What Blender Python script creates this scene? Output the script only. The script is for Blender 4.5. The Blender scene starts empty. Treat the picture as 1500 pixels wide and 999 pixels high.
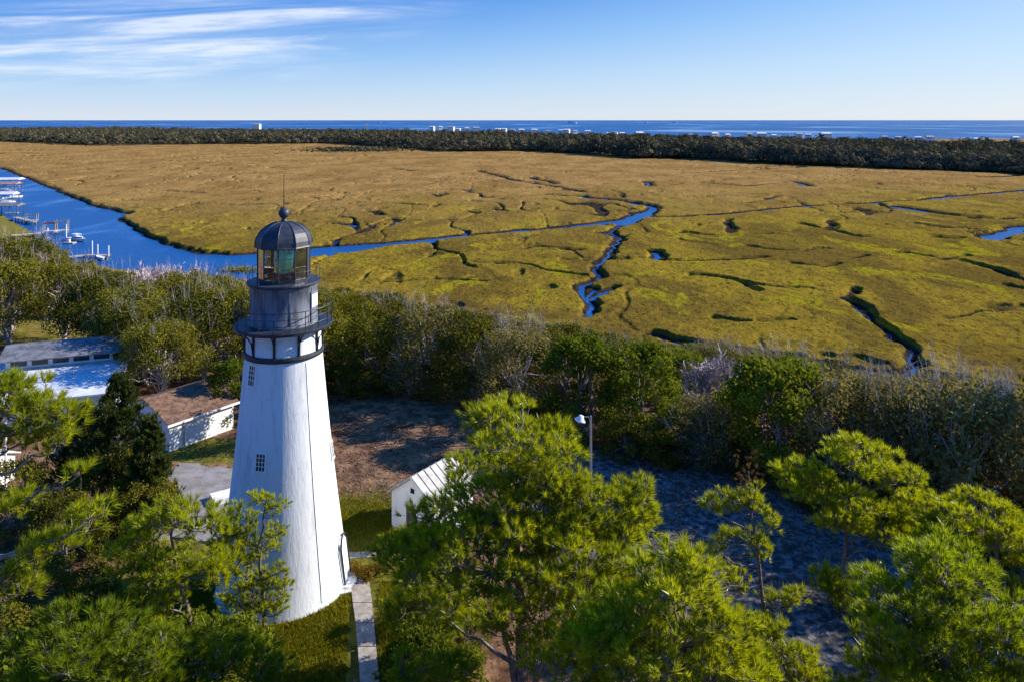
import bpy, math, random
import numpy as np
from mathutils import Vector, Matrix

R = math.radians
sc = bpy.context.scene
col = sc.collection
# ------------------------------------------------------------------ camera, sky, sun, exposure
CZ, FPX, HY = 38.1, 1120.0, 176.5          # camera height over the marsh, focal length and horizon in photo pixels
cam = bpy.data.objects.new('camera', bpy.data.cameras.new('camera')); col.objects.link(cam)
cam.location = (0, 0, CZ); cam.rotation_euler = (R(90), 0, 0)
cam.data.sensor_width = 36; cam.data.lens = 36 * FPX / 1500
cam.data.shift_y = -(499.5 - HY) / 1500
cam.data.clip_start = .5; cam.data.clip_end = 200000
sc.camera = cam
SUN_EL = 26.5
sdir = Vector((.955, .296, 0)).normalized()
sun_az = math.atan2(sdir.x, sdir.y)
w = bpy.data.worlds.new('World'); sc.world = w; w.use_nodes = True
nt = w.node_tree; nt.nodes.clear()
def N(t, typ, **k):
    n = t.nodes.new(typ)
    for a, b in k.items():
        if a.startswith('i_'): n.inputs[a[2:].replace('_', ' ')].default_value = b
        else: setattr(n, a, b)
    return n
def math_n(t, op, a, b=None, clamp=False):
    n = t.nodes.new('ShaderNodeMath'); n.operation = op; n.use_clamp = clamp
    for i, v in enumerate((a, b)):
        if v is None: continue
        if isinstance(v, (int, float)): n.inputs[i].default_value = v
        else: t.links.new(v, n.inputs[i])
    return n.outputs[0]
def maprange(t, v, a, b, c=0., d=1., smooth=True):
    n = t.nodes.new('ShaderNodeMapRange'); n.interpolation_type = 'SMOOTHSTEP' if smooth else 'LINEAR'
    t.links.new(v, n.inputs[0])
    for i, x in enumerate((a, b, c, d)): n.inputs[i + 1].default_value = x
    return n.outputs[0]
sky = N(nt, 'ShaderNodeTexSky', sky_type='NISHITA', sun_disc=False, sun_elevation=R(SUN_EL), sun_rotation=sun_az,
        altitude=10, air_density=1.0, dust_density=.25, ozone_density=3.0)
hsv = N(nt, 'ShaderNodeHueSaturation'); hsv.inputs['Saturation'].default_value = 1.25
nt.links.new(sky.outputs[0], hsv.inputs['Color'])
SKYS = .085
# thin cirrus high over the sea, by sky direction
tc = N(nt, 'ShaderNodeTexCoord'); sp = N(nt, 'ShaderNodeSeparateXYZ'); nt.links.new(tc.outputs['Generated'], sp.inputs[0])
ysafe = math_n(nt, 'MAXIMUM', sp.outputs[1], .05)
u = math_n(nt, 'DIVIDE', sp.outputs[0], ysafe); v = math_n(nt, 'DIVIDE', sp.outputs[2], ysafe)
vt = math_n(nt, 'SUBTRACT', v, math_n(nt, 'MULTIPLY', u, .035))
cb = N(nt, 'ShaderNodeCombineXYZ'); nt.links.new(math_n(nt, 'MULTIPLY', u, 2.0), cb.inputs[0]); nt.links.new(math_n(nt, 'MULTIPLY', vt, 29.0), cb.inputs[1])
nz = N(nt, 'ShaderNodeTexNoise', i_Scale=1.0, i_Detail=9.0, i_Roughness=.62, i_Distortion=.8); nt.links.new(cb.outputs[0], nz.inputs['Vector'])
cb2 = N(nt, 'ShaderNodeCombineXYZ'); nt.links.new(math_n(nt, 'MULTIPLY', u, 14.), cb2.inputs[0]); nt.links.new(math_n(nt, 'MULTIPLY', vt, 130.), cb2.inputs[1])
nz2 = N(nt, 'ShaderNodeTexNoise', i_Scale=1.0, i_Detail=5.0, i_Roughness=.6); nt.links.new(cb2.outputs[0], nz2.inputs['Vector'])
def band(c, hw, u1, u0, s):
    b = maprange(nt, math_n(nt, 'ABSOLUTE', math_n(nt, 'SUBTRACT', vt, c)), hw, hw * .15)
    return math_n(nt, 'MULTIPLY', math_n(nt, 'MULTIPLY', b, maprange(nt, u, u1, u0)), s)
bands = math_n(nt, 'ADD', math_n(nt, 'ADD', band(.142, .05, -.02, -.46, 1.3), band(.150, .014, .02, -.28, 1.)),
               math_n(nt, 'ADD', band(.101, .030, -.08, -.40, 1.2), band(.074, .02, -.16, -.50, 1.)))
bands = math_n(nt, 'ADD', bands, band(.005, .03, 3., .4, .18))
cl = math_n(nt, 'MULTIPLY', maprange(nt, nz.outputs[0], .36, .72), bands)
cl = math_n(nt, 'MULTIPLY', cl, maprange(nt, nz2.outputs[0], .25, .7, .45, 1.), clamp=True)
cl = math_n(nt, 'MULTIPLY', cl, .72)
# clear winter air: pale band over the sea turning blue higher up, paler towards the sun
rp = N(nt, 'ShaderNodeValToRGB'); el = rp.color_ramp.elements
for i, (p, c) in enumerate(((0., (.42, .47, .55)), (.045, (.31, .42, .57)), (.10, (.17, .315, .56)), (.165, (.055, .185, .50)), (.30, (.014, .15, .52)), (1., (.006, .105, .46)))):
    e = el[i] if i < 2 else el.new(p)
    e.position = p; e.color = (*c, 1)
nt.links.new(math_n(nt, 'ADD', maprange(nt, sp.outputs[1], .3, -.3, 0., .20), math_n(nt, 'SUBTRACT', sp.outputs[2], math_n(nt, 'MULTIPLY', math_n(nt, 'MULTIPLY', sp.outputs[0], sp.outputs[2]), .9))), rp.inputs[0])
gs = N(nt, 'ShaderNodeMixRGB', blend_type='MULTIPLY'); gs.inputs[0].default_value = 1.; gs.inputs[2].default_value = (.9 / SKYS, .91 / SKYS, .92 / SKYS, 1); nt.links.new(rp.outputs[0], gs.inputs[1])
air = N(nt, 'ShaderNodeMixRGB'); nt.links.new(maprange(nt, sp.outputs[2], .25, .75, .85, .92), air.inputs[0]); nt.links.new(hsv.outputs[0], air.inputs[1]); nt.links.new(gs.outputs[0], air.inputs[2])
mx = N(nt, 'ShaderNodeMixRGB'); mx.inputs[2].default_value = (6.0, 6.4, 7.0, 1)
nt.links.new(cl, mx.inputs[0]); nt.links.new(air.outputs[0], mx.inputs[1])
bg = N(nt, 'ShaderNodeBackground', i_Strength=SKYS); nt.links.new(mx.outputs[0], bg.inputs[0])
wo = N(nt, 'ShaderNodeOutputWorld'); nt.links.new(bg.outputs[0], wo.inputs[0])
sun = bpy.data.objects.new('sun', bpy.data.lights.new('sun', 'SUN')); col.objects.link(sun)
sun.data.energy = 4.8; sun.data.angle = R(.5); sun.data.color = (1, .93, .82)
sv = Vector((sdir.x * math.cos(R(SUN_EL)), sdir.y * math.cos(R(SUN_EL)), math.sin(R(SUN_EL))))
sun.rotation_euler = (-sv).to_track_quat('-Z', 'Y').to_euler(); sun.location = (60, 20, 80)
vs = sc.view_settings; vs.view_transform = 'Standard'; vs.look = 'None'; vs.gamma = 1; vs.exposure = 0.88; vs.use_curve_mapping = False
sc.render.engine = 'CYCLES'
cy = sc.cycles; cy.max_bounces = 8; cy.diffuse_bounces = 4; cy.glossy_bounces = 3; cy.transmission_bounces = 6; cy.transparent_max_bounces = 8
cy.caustics_reflective = cy.caustics_refractive = False

# ------------------------------------------------------------------ helpers
rng = np.random.default_rng(7); random.seed(7)
def G(px, py, z=0.):                       # a point of the photo on the level z
    Y = (CZ - z) * FPX / (py - HY); return Vector(((px - 750) / FPX * Y, Y, z))
def PD(px, py, Y):                         # a point of the photo at a known distance
    return Vector(((px - 750) / FPX * Y, Y, CZ - (py - HY) / FPX * Y))
def pyat(p): return HY + (CZ - p[2]) * FPX / p[1]
def _h(ix, iy, s):
    n = (ix.astype(np.int64) * 374761393 + iy.astype(np.int64) * 668265263 + s * 974711) & 0xffffffff
    n = ((n ^ (n >> 13)) * 1274126177) & 0xffffffff
    return ((n ^ (n >> 16)) & 0xffff) / 65535.
def vnoise(x, y, s=0):                     # value noise 0..1
    x = np.asarray(x, float); y = np.asarray(y, float)
    ix = np.floor(x); iy = np.floor(y); fx = x - ix; fy = y - iy
    fx = fx * fx * (3 - 2 * fx); fy = fy * fy * (3 - 2 * fy)
    a = _h(ix, iy, s); b = _h(ix + 1, iy, s); c = _h(ix, iy + 1, s); d = _h(ix + 1, iy + 1, s)
    return (a * (1 - fx) + b * fx) * (1 - fy) + (c * (1 - fx) + d * fx) * fy
def fbm(x, y, o=4, s=0):
    t = 0; a = .5
    for i in range(o): t = t + a * vnoise(x, y, s + i); x = x * 2.03 + 11.3; y = y * 2.03 + 5.7; a *= .5
    return t / (1 - .5 ** o)
def sstep(t): t = np.clip(t, 0, 1); return t * t * (3 - 2 * t)
def mesh_np(name, V, F):
    V = np.asarray(V, np.float32); F = np.asarray(F, np.int32); k = F.shape[1]
    me = bpy.data.meshes.new(name)
    me.vertices.add(len(V)); me.vertices.foreach_set('co', V.ravel())
    me.loops.add(F.size); me.loops.foreach_set('vertex_index', F.ravel())
    me.polygons.add(len(F)); me.polygons.foreach_set('loop_start', np.arange(0, F.size, k, dtype=np.int32))
    me.update(calc_edges=True)
    return me
def link(name, me, mat=None, parent=None, smooth=False):
    o = bpy.data.objects.new(name, me); col.objects.link(o)
    if mat is not None: me.materials.append(mat)
    if parent is not None: o.parent = parent
    if smooth: me.polygons.foreach_set('use_smooth', [True] * len(me.polygons))
    return o
def tag(o, label=None, cat=None, group=None, kind=None):
    for k, v in (('label', label), ('category', cat), ('group', group), ('kind', kind)):
        if v: o[k] = v
    return o
def thing(name, label, cat, loc=(0, 0, 0), rz=0, group=None):
    o = bpy.data.objects.new(name, None); col.objects.link(o); o.empty_display_size = .3
    o.location = loc; o.rotation_euler = (0, 0, rz)
    return tag(o, label, cat, group)
def dup(root, loc, rz=0., scale=(1, 1, 1), label=None, group=None):
    r = root.copy(); col.objects.link(r); r.location = loc; r.rotation_euler = (0, 0, rz); r.scale = scale
    if label: r['label'] = label
    if group: r['group'] = group
    for ch in root.children:
        c = ch.copy(); col.objects.link(c); c.parent = r
        for g in ch.children:
            d = g.copy(); col.objects.link(d); d.parent = c
    return r
class MB:
    def __init__(s): s.v = []; s.f = []
    def add(s, vs, fs):
        n = len(s.v); s.v += [tuple(v) for v in vs]; s.f += [tuple(i + n for i in f) for f in fs]; return s
    def box(s, x0, x1, y0, y1, z0, z1, M=None):
        vs = [Vector((x, y, z)) for z in (z0, z1) for y in (y0, y1) for x in (x0, x1)]
        if M is not None: vs = [M @ v for v in vs]
        return s.add(vs, [(0, 2, 3, 1), (4, 5, 7, 6), (0, 1, 5, 4), (2, 6, 7, 3), (0, 4, 6, 2), (1, 3, 7, 5)])
    def prism(s, poly, z0, z1):
        n = len(poly); vs = [(p[0], p[1], z0) for p in poly] + [(p[0], p[1], z1) for p in poly]
        return s.add(vs, [tuple(range(n))[::-1], tuple(range(n, 2 * n))] + [(i, (i + 1) % n, n + (i + 1) % n, n + i) for i in range(n)])
    def tube(s, pts, rad, n=6, cap=True):
        pts = [Vector(p) for p in pts]; m = len(pts)
        if isinstance(rad, (int, float)): rad = [rad] * m
        vs = []; 
        for i, p in enumerate(pts):
            t = (pts[min(i + 1, m - 1)] - pts[max(i - 1, 0)]); t = t.normalized() if t.length > 1e-9 else Vector((0, 0, 1))
            a = t.cross(Vector((0, 0, 1)) if abs(t.z) < .9 else Vector((1, 0, 0))).normalized(); b = t.cross(a)
            for k in range(n):
                q = 2 * math.pi * k / n; vs.append(p + (a * math.cos(q) + b * math.sin(q)) * rad[i])
        fs = [(i * n + k, (i + 1) * n + k, (i + 1) * n + (k + 1) % n, i * n + (k + 1) % n) for i in range(m - 1) for k in range(n)]
        if cap: fs += [tuple(range(n)), tuple(range((m - 1) * n, m * n))[::-1]]
        return s.add(vs, fs)
    def lathe(s, prof, n=48, a0=0., closed=False):     # prof [(r,z)]
        vs = []; m = len(prof)
        for r, z in prof:
            for k in range(n):
                q = a0 + 2 * math.pi * k / n; vs.append((r * math.cos(q), r * math.sin(q), z))
        fs = [(i * n + k, i * n + (k + 1) % n, (i + 1) * n + (k + 1) % n, (i + 1) * n + k) for i in range(m - 1) for k in range(n)]
        if closed: fs += [((m - 1) * n + k, (m - 1) * n + (k + 1) % n, (k + 1) % n, k) for k in range(n)]
        return s.add(vs, fs)
    def build(s, name, mat, parent=None, smooth=False, loc=None):
        me = bpy.data.meshes.new(name); me.from_pydata(s.v, [], s.f); me.update()
        o = link(name, me, mat, parent, smooth)
        if loc is not None: o.location = loc
        return o

# ------------------------------------------------------------------ materials
def mat(name, base, rough=.7, metal=0., spec=.3, c2=None, scale=3., bump=0., bscale=20., lo=.35, hi=.65, stretch=None):
    m = bpy.data.materials.new(name); m.use_nodes = True; t = m.node_tree; b = t.nodes['Principled BSDF']
    b.inputs['Base Color'].default_value = (*base, 1); b.inputs['Roughness'].default_value = rough
    b.inputs['Metallic'].default_value = metal; b.inputs['Specular IOR Level'].default_value = spec
    if c2 is not None or bump:
        tcn = N(t, 'ShaderNodeTexCoord'); vec = tcn.outputs['Object']
        if stretch:
            mp = N(t, 'ShaderNodeMapping'); mp.inputs['Scale'].default_value = stretch; t.links.new(vec, mp.inputs[0]); vec = mp.outputs[0]
    if c2 is not None:
        n = N(t, 'ShaderNodeTexNoise', i_Scale=scale, i_Detail=6., i_Roughness=.6); t.links.new(vec, n.inputs['Vector'])
        x = N(t, 'ShaderNodeMixRGB'); x.inputs[1].default_value = (*base, 1); x.inputs[2].default_value = (*c2, 1)
        t.links.new(maprange(t, n.outputs[0], lo, hi), x.inputs[0]); t.links.new(x.outputs[0], b.inputs['Base Color'])
    if bump:
        n = N(t, 'ShaderNodeTexNoise', i_Scale=bscale, i_Detail=4.); t.links.new(vec, n.inputs['Vector'])
        bp = N(t, 'ShaderNodeBump', i_Strength=bump, i_Distance=.05); t.links.new(n.outputs[0], bp.inputs['Height']); t.links.new(bp.outputs[0], b.inputs['Normal'])
    return m
def leafmat(name, dark, light, trans=.35, tint=(1, 1, 1), scale=.5, gloss=.02, tilt=.5):
    m = bpy.data.materials.new(name); m.use_nodes = True; t = m.node_tree; t.nodes.clear()
    g = N(t, 'ShaderNodeNewGeometry'); tcn = N(t, 'ShaderNodeTexCoord'); oi = N(t, 'ShaderNodeObjectInfo')
    n = N(t, 'ShaderNodeTexNoise', i_Scale=scale, i_Detail=2.); t.links.new(tcn.outputs['Object'], n.inputs['Vector'])
    f = math_n(t, 'ADD', math_n(t, 'MULTIPLY', g.outputs['Random Per Island'], .45), maprange(t, n.outputs[0], .3, .7, 0., .4, False))
    f = math_n(t, 'ADD', f, math_n(t, 'MULTIPLY', math_n(t, 'SUBTRACT', oi.outputs['Random'], .5), tilt), clamp=True)
    x = N(t, 'ShaderNodeMixRGB'); x.inputs[1].default_value = (*dark, 1); x.inputs[2].default_value = (*light, 1); t.links.new(f, x.inputs[0])
    d = N(t, 'ShaderNodeBsdfDiffuse'); t.links.new(x.outputs[0], d.inputs[0])
    tr = N(t, 'ShaderNodeBsdfTranslucent'); ti = N(t, 'ShaderNodeMixRGB', blend_type='MULTIPLY'); ti.inputs[0].default_value = 1.; ti.inputs[2].default_value = (*tint, 1)
    t.links.new(x.outputs[0], ti.inputs[1]); t.links.new(ti.outputs[0], tr.inputs[0])
    ms = N(t, 'ShaderNodeMixShader'); ms.inputs[0].default_value = trans; t.links.new(d.outputs[0], ms.inputs[1]); t.links.new(tr.outputs[0], ms.inputs[2])
    last = ms
    if gloss:
        gl = N(t, 'ShaderNodeBsdfGlossy'); gl.inputs['Roughness'].default_value = .45; gl.inputs[0].default_value = (.8, .85, .8, 1)
        fr = N(t, 'ShaderNodeFresnel', i_IOR=1.35)
        m2 = N(t, 'ShaderNodeMixShader'); t.links.new(math_n(t, 'MULTIPLY', fr.outputs[0], gloss * 6), m2.inputs[0])
        t.links.new(ms.outputs[0], m2.inputs[1]); t.links.new(gl.outputs[0], m2.inputs[2]); last = m2
    o = N(t, 'ShaderNodeOutputMaterial'); t.links.new(last.outputs[0], o.inputs[0])
    return m
M = {}
M['white'] = mat('white_paint', (.80, .79, .76), .6, c2=(.60, .60, .58), scale=2.2, lo=.5, hi=.8, bump=.12, bscale=14)
M['black'] = mat('black_iron', (.018, .022, .032), .5, .0, .35, c2=(.035, .04, .05), scale=6)
M['dome'] = mat('dome_metal', (.022, .028, .042), .5, .0, .35, c2=(.045, .052, .07), scale=3)
M['glass'] = None
M['bark'] = mat('pine_bark', (.10, .07, .055), .9, c2=(.22, .17, .14), scale=7., bump=.5, bscale=18)
M['twig'] = mat('pale_twig', (.13, .10, .08), .9, c2=(.27, .23, .19), scale=4.)
M['oakbark'] = mat('oak_bark', (.13, .11, .09), .9, c2=(.26, .23, .20), scale=4.)
M['greytwig'] = mat('bare_grey_twig', (.34, .28, .26), .9, c2=(.52, .44, .42), scale=2.)
M['tantwig'] = mat('dry_tan_twig', (.34, .26, .16), .9, c2=(.52, .42, .29), scale=2.)
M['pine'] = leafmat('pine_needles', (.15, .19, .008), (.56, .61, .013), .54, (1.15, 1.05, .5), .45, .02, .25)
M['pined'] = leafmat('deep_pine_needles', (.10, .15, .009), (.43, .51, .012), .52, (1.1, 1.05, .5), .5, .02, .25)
M['deadneedle'] = leafmat('dead_needles', (.12, .06, .02), (.24, .14, .05), .3, scale=1., gloss=0)
M['cedar'] = leafmat('cedar_sprays', (.03, .052, .008), (.13, .14, .016), .3, scale=.8)
M['oak'] = leafmat('oak_leaves', (.06, .066, .009), (.26, .235, .028), .38, (1.1, 1.05, .6), .35, 0)
M['green'] = leafmat('green_leaves', (.055, .085, .010), (.24, .25, .022), .4, (1.1, 1.1, .5), .4, 0)
M['grey'] = leafmat('grey_olive_leaves', (.075, .072, .020), (.31, .26, .085), .35, (1.05, 1, .7), .5, 0)
M['moss'] = leafmat('spanish_moss', (.14, .13, .09), (.28, .25, .18), .25, scale=1., gloss=0)
M['shrub'] = leafmat('dry_shrub_leaves', (.14, .085, .012), (.27, .18, .025), .3, scale=1., gloss=0)
M['far'] = leafmat('far_wood_leaves', (.032, .040, .024), (.19, .155, .09), .12, (1, 1, .8), .022, 0, 0)
M['grass'] = leafmat('lawn_grass', (.07, .08, .006), (.30, .27, .015), .3, (1.1, 1, .5), .3, 0)
M['wood'] = mat('weathered_dock_wood', (.30, .27, .23), .9, c2=(.44, .40, .34), scale=3.)
M['dwood'] = mat('dark_piling', (.06, .05, .045), .9, c2=(.13, .11, .09), scale=3.)
M['boat'] = mat('boat_gelcoat', (.82, .82, .80), .25, spec=.5, c2=(.75, .76, .76), scale=2)
M['screen'] = mat('dark_boat_glass', (.015, .02, .03), .1, spec=.6)
M['red'] = mat('red_paint', (.35, .05, .03), .5)
M['concrete'] = mat('concrete', (.40, .35, .29), .9, c2=(.25, .21, .17), scale=3., bump=.2, bscale=30)
M['darkglass'] = mat('dark_window', (.012, .016, .022), .12, spec=.5)
M['galv'] = mat('galvanised_steel', (.40, .42, .43), .4, .6, .5)
M['roofbrown'] = mat('roof_with_pine_straw', (.24, .13, .075), .9, c2=(.09, .055, .038), scale=2.5, bump=.4, bscale=25)
M['roofgrey'] = mat('weathered_roof', (.22, .22, .22), .6, c2=(.10, .10, .11), scale=1.4)
M['roofwhite'] = mat('white_metal_roof', (.72, .73, .74), .5, c2=(.55, .56, .57), scale=.9)
M['tin'] = mat('ribbed_tin_roof', (.55, .54, .50), .5, c2=(.38, .36, .32), scale=2., stretch=(1, 1, 1))
M['farwhite'] = mat('far_white_wall', (.75, .74, .72), .7); M['farroof'] = mat('far_grey_roof', (.36, .35, .35), .8)
# tower wall: whitewash over stucco, grey weathering running down
def tower_mat():
    m = bpy.data.materials.new('whitewashed_stucco'); m.use_nodes = True; t = m.node_tree; b = t.nodes['Principled BSDF']
    tcn = N(t, 'ShaderNodeTexCoord'); mp = N(t, 'ShaderNodeMapping'); mp.inputs['Scale'].default_value = (1.6, 1.6, .22); t.links.new(tcn.outputs['Object'], mp.inputs[0])
    n1 = N(t, 'ShaderNodeTexNoise', i_Scale=1.6, i_Detail=8., i_Roughness=.7); t.links.new(mp.outputs[0], n1.inputs['Vector'])
    n2 = N(t, 'ShaderNodeTexNoise', i_Scale=2.4, i_Detail=8., i_Roughness=.75); t.links.new(tcn.outputs['Object'], n2.inputs['Vector'])
    f = math_n(t, 'MULTIPLY', maprange(t, n1.outputs[0], .48, .72), .55)
    f = math_n(t, 'ADD', f, math_n(t, 'MULTIPLY', maprange(t, n2.outputs[0], .55, .75), .45), clamp=True)
    x = N(t, 'ShaderNodeMixRGB'); x.inputs[1].default_value = (.70, .72, .73, 1); x.inputs[2].default_value = (.36, .37, .36, 1); t.links.new(f, x.inputs[0])
    t.links.new(x.outputs[0], b.inputs['Base Color']); b.inputs['Roughness'].default_value = .8; b.inputs['Specular IOR Level'].default_value = .2
    n3 = N(t, 'ShaderNodeTexNoise', i_Scale=5., i_Detail=7., i_Roughness=.7); t.links.new(mp.outputs[0], n3.inputs['Vector'])
    bp = N(t, 'ShaderNodeBump', i_Strength=.4, i_Distance=.05); t.links.new(n3.outputs[0], bp.inputs['Height']); t.links.new(bp.outputs[0], b.inputs['Normal'])
    return m
M['tower'] = tower_mat()
M['drum'] = mat('weathered_watch_room_paint', (.15, .168, .205), .6, c2=(.04, .048, .065), scale=2.0, lo=.42, hi=.72, bump=.2, bscale=12, stretch=(1.3, 1.3, .35))
def glass_mat(name, tintc, tr):
    m = bpy.data.materials.new(name); m.use_nodes = True; t = m.node_tree; t.nodes.clear()
    a = N(t, 'ShaderNodeBsdfTransparent'); a.inputs[0].default_value = (*tintc, 1)
    g = N(t, 'ShaderNodeBsdfGlossy'); g.inputs['Roughness'].default_value = .06
    f = N(t, 'ShaderNodeFresnel', i_IOR=1.5); ms = N(t, 'ShaderNodeMixShader')
    t.links.new(math_n(t, 'ADD', f.outputs[0], tr, True), ms.inputs[0]); t.links.new(a.outputs[0], ms.inputs[1]); t.links.new(g.outputs[0], ms.inputs[2])
    o = N(t, 'ShaderNodeOutputMaterial'); t.links.new(ms.outputs[0], o.inputs[0]); return m
M['glass'] = glass_mat('lantern_glass', (.96, .985, .965), .0)
def lens_mat():
    m = glass_mat('lens_prisms', (.55, .90, .66), .25); t = m.node_tree; ms = [n for n in t.nodes if n.type == 'MIX_SHADER'][0]; o = [n for n in t.nodes if n.type == 'OUTPUT_MATERIAL'][0]
    d = N(t, 'ShaderNodeBsdfTranslucent'); d.inputs[0].default_value = (.55, .95, .70, 1); d2 = N(t, 'ShaderNodeBsdfDiffuse'); d2.inputs[0].default_value = (.50, .90, .72, 1)
    a = N(t, 'ShaderNodeMixShader'); a.inputs[0].default_value = .5; t.links.new(d.outputs[0], a.inputs[1]); t.links.new(d2.outputs[0], a.inputs[2])
    b = N(t, 'ShaderNodeMixShader'); b.inputs[0].default_value = .62; t.links.new(ms.outputs[0], b.inputs[1]); t.links.new(a.outputs[0], b.inputs[2]); t.links.new(b.outputs[0], o.inputs[0]); return m
M['lens'] = lens_mat()

# ------------------------------------------------------------------ terrain
edge_px = [(-900, 300), (0, 312), (50, 340), (60, 352), (100, 380), (170, 392), (250, 400), (340, 405), (455, 420), (560, 428), (700, 455), (850, 482),
           (1000, 508), (1150, 530), (1300, 555), (1400, 566), (1500, 580), (1800, 610)]
_e = sorted([G(a, b, .6)[:2] for a, b in edge_px]); EX = np.array([p[0] for p in _e]); EY = np.array([p[1] for p in _e])
TX = np.array([-260, -140, -90, -60, -30, 0, 15, 30, 60, 120]); TY = np.array([120, 90, 84, 78, 68, 66, 58, 50, 42, 36])
def hill(x, y):
    x = np.asarray(x, float); y = np.asarray(y, float)
    ye = np.interp(x, EX, EY); yt = np.interp(x, TX, TY)
    t = np.clip((ye - y) / np.maximum(ye - yt, 5), 0, 1)
    top = 14. - 3.2 * sstep((x - 14) / 26.)
    h = .3 + (top - .3) * (.35 * t + .65 * sstep(t))
    h = np.where(y > ye, np.maximum(.3 - (y - ye) * .35, -2.), h)
    return h + .25 * (fbm(x / 7., y / 7., 3, 5) - .5) * sstep(t * 4)
def hz(x, y): return float(hill(np.array([x]), np.array([y]))[0])
def grid_mesh(name, X, Y, Z, m):
    r, c = X.shape; V = np.stack([X, Y, Z], -1).reshape(-1, 3)
    i = np.arange(r * c).reshape(r, c); F = np.stack([i[:-1, :-1], i[:-1, 1:], i[1:, 1:], i[1:, :-1]], -1).reshape(-1, 4)
    return link(name, mesh_np(name, V, F), m, smooth=True)
def ground_mat():
    m = bpy.data.materials.new('yard_ground'); m.use_nodes = True; t = m.node_tree; b = t.nodes['Principled BSDF']
    g = N(t, 'ShaderNodeNewGeometry'); at = N(t, 'ShaderNodeAttribute', attribute_name='zone'); spx = N(t, 'ShaderNodeSeparateColor'); t.links.new(at.outputs['Color'], spx.inputs[0])
    def noise(s, d=6., r=.65):
        n = N(t, 'ShaderNodeTexNoise', i_Scale=s, i_Detail=d, i_Roughness=r); t.links.new(g.outputs['Position'], n.inputs['Vector']); return n.outputs[0]
    def mixc(f, a, bb):
        x = N(t, 'ShaderNodeMixRGB')
        t.links.new(f, x.inputs[0]) if not isinstance(f, float) else None
        for i, c in ((1, a), (2, bb)):
            if isinstance(c, tuple): x.inputs[i].default_value = (*c, 1)
            else: t.links.new(c, x.inputs[i])
        return x.outputs[0]
    straw = mixc(maprange(t, noise(.9), .38, .66), (.10, .05, .026), (.34, .19, .10))
    straw = mixc(maprange(t, noise(3.5), .60, .74), straw, (.40, .33, .27))
    grass = mixc(maprange(t, noise(1.3), .35, .66), (.07, .075, .008), (.22, .185, .022))
    leaf = mixc(maprange(t, noise(2.2), .40, .66), (.055, .05, .048), (.24, .22, .21))
    leaf = mixc(maprange(t, noise(1.1, 8., .75), .60, .70), leaf, (.42, .40, .38))
    c = mixc(maprange(t, math_n(t, 'ADD', spx.outputs[0], math_n(t, 'MULTIPLY', math_n(t, 'SUBTRACT', noise(.7), .5), 1.1)), .35, .65), straw, grass)
    c = mixc(maprange(t, math_n(t, 'ADD', spx.outputs[1], math_n(t, 'MULTIPLY', math_n(t, 'SUBTRACT', noise(.7), .5), .8)), .35, .65), c, leaf)
    t.links.new(c, b.inputs['Base Color']); b.inputs['Roughness'].default_value = .95; b.inputs['Specular IOR Level'].default_value = .1
    bp = N(t, 'ShaderNodeBump', i_Strength=.8, i_Distance=.12); t.links.new(noise(4., 8., .7), bp.inputs['Height']); t.links.new(bp.outputs[0], b.inputs['Normal'])
    return m
def spaced(stops):
    return np.unique(np.concatenate([np.arange(a, b, s) for a, b, s in stops]))
gx = spaced([(-420, -70, 5), (-70, 60, .7), (60, 160, 4)]); gy = spaced([(-60, 18, 4), (18, 76, .6), (76, 340, 2.)])
X, Y = np.meshgrid(gx, gy)
ground = grid_mesh('ground', X, Y, hill(X, Y), ground_mat()); tag(ground, kind='structure')
def blob(cx, cy, rx, ry): return np.clip(1.6 - np.sqrt(((X - cx) / rx) ** 2 + ((Y - cy) / ry) ** 2), 0, 1)
lawn = np.maximum.reduce([blob(-12, 38.5, 8, 8), blob(-8, 46, 5, 3.2), blob(-20, 56, 6, 2.), sstep((Y - 76) / 10) * .6, blob(-190, 285, 60, 40)])
dark = np.maximum.reduce([blob(15, 46, 13, 12), blob(25, 40, 10, 12)])
ca = ground.data.color_attributes.new('zone', 'FLOAT_COLOR', 'POINT')
arr = np.zeros((X.size, 4), np.float32); arr[:, 0] = lawn.ravel(); arr[:, 1] = dark.ravel(); arr[:, 3] = 1
ca.data.foreach_set('color', arr.ravel())

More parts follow.
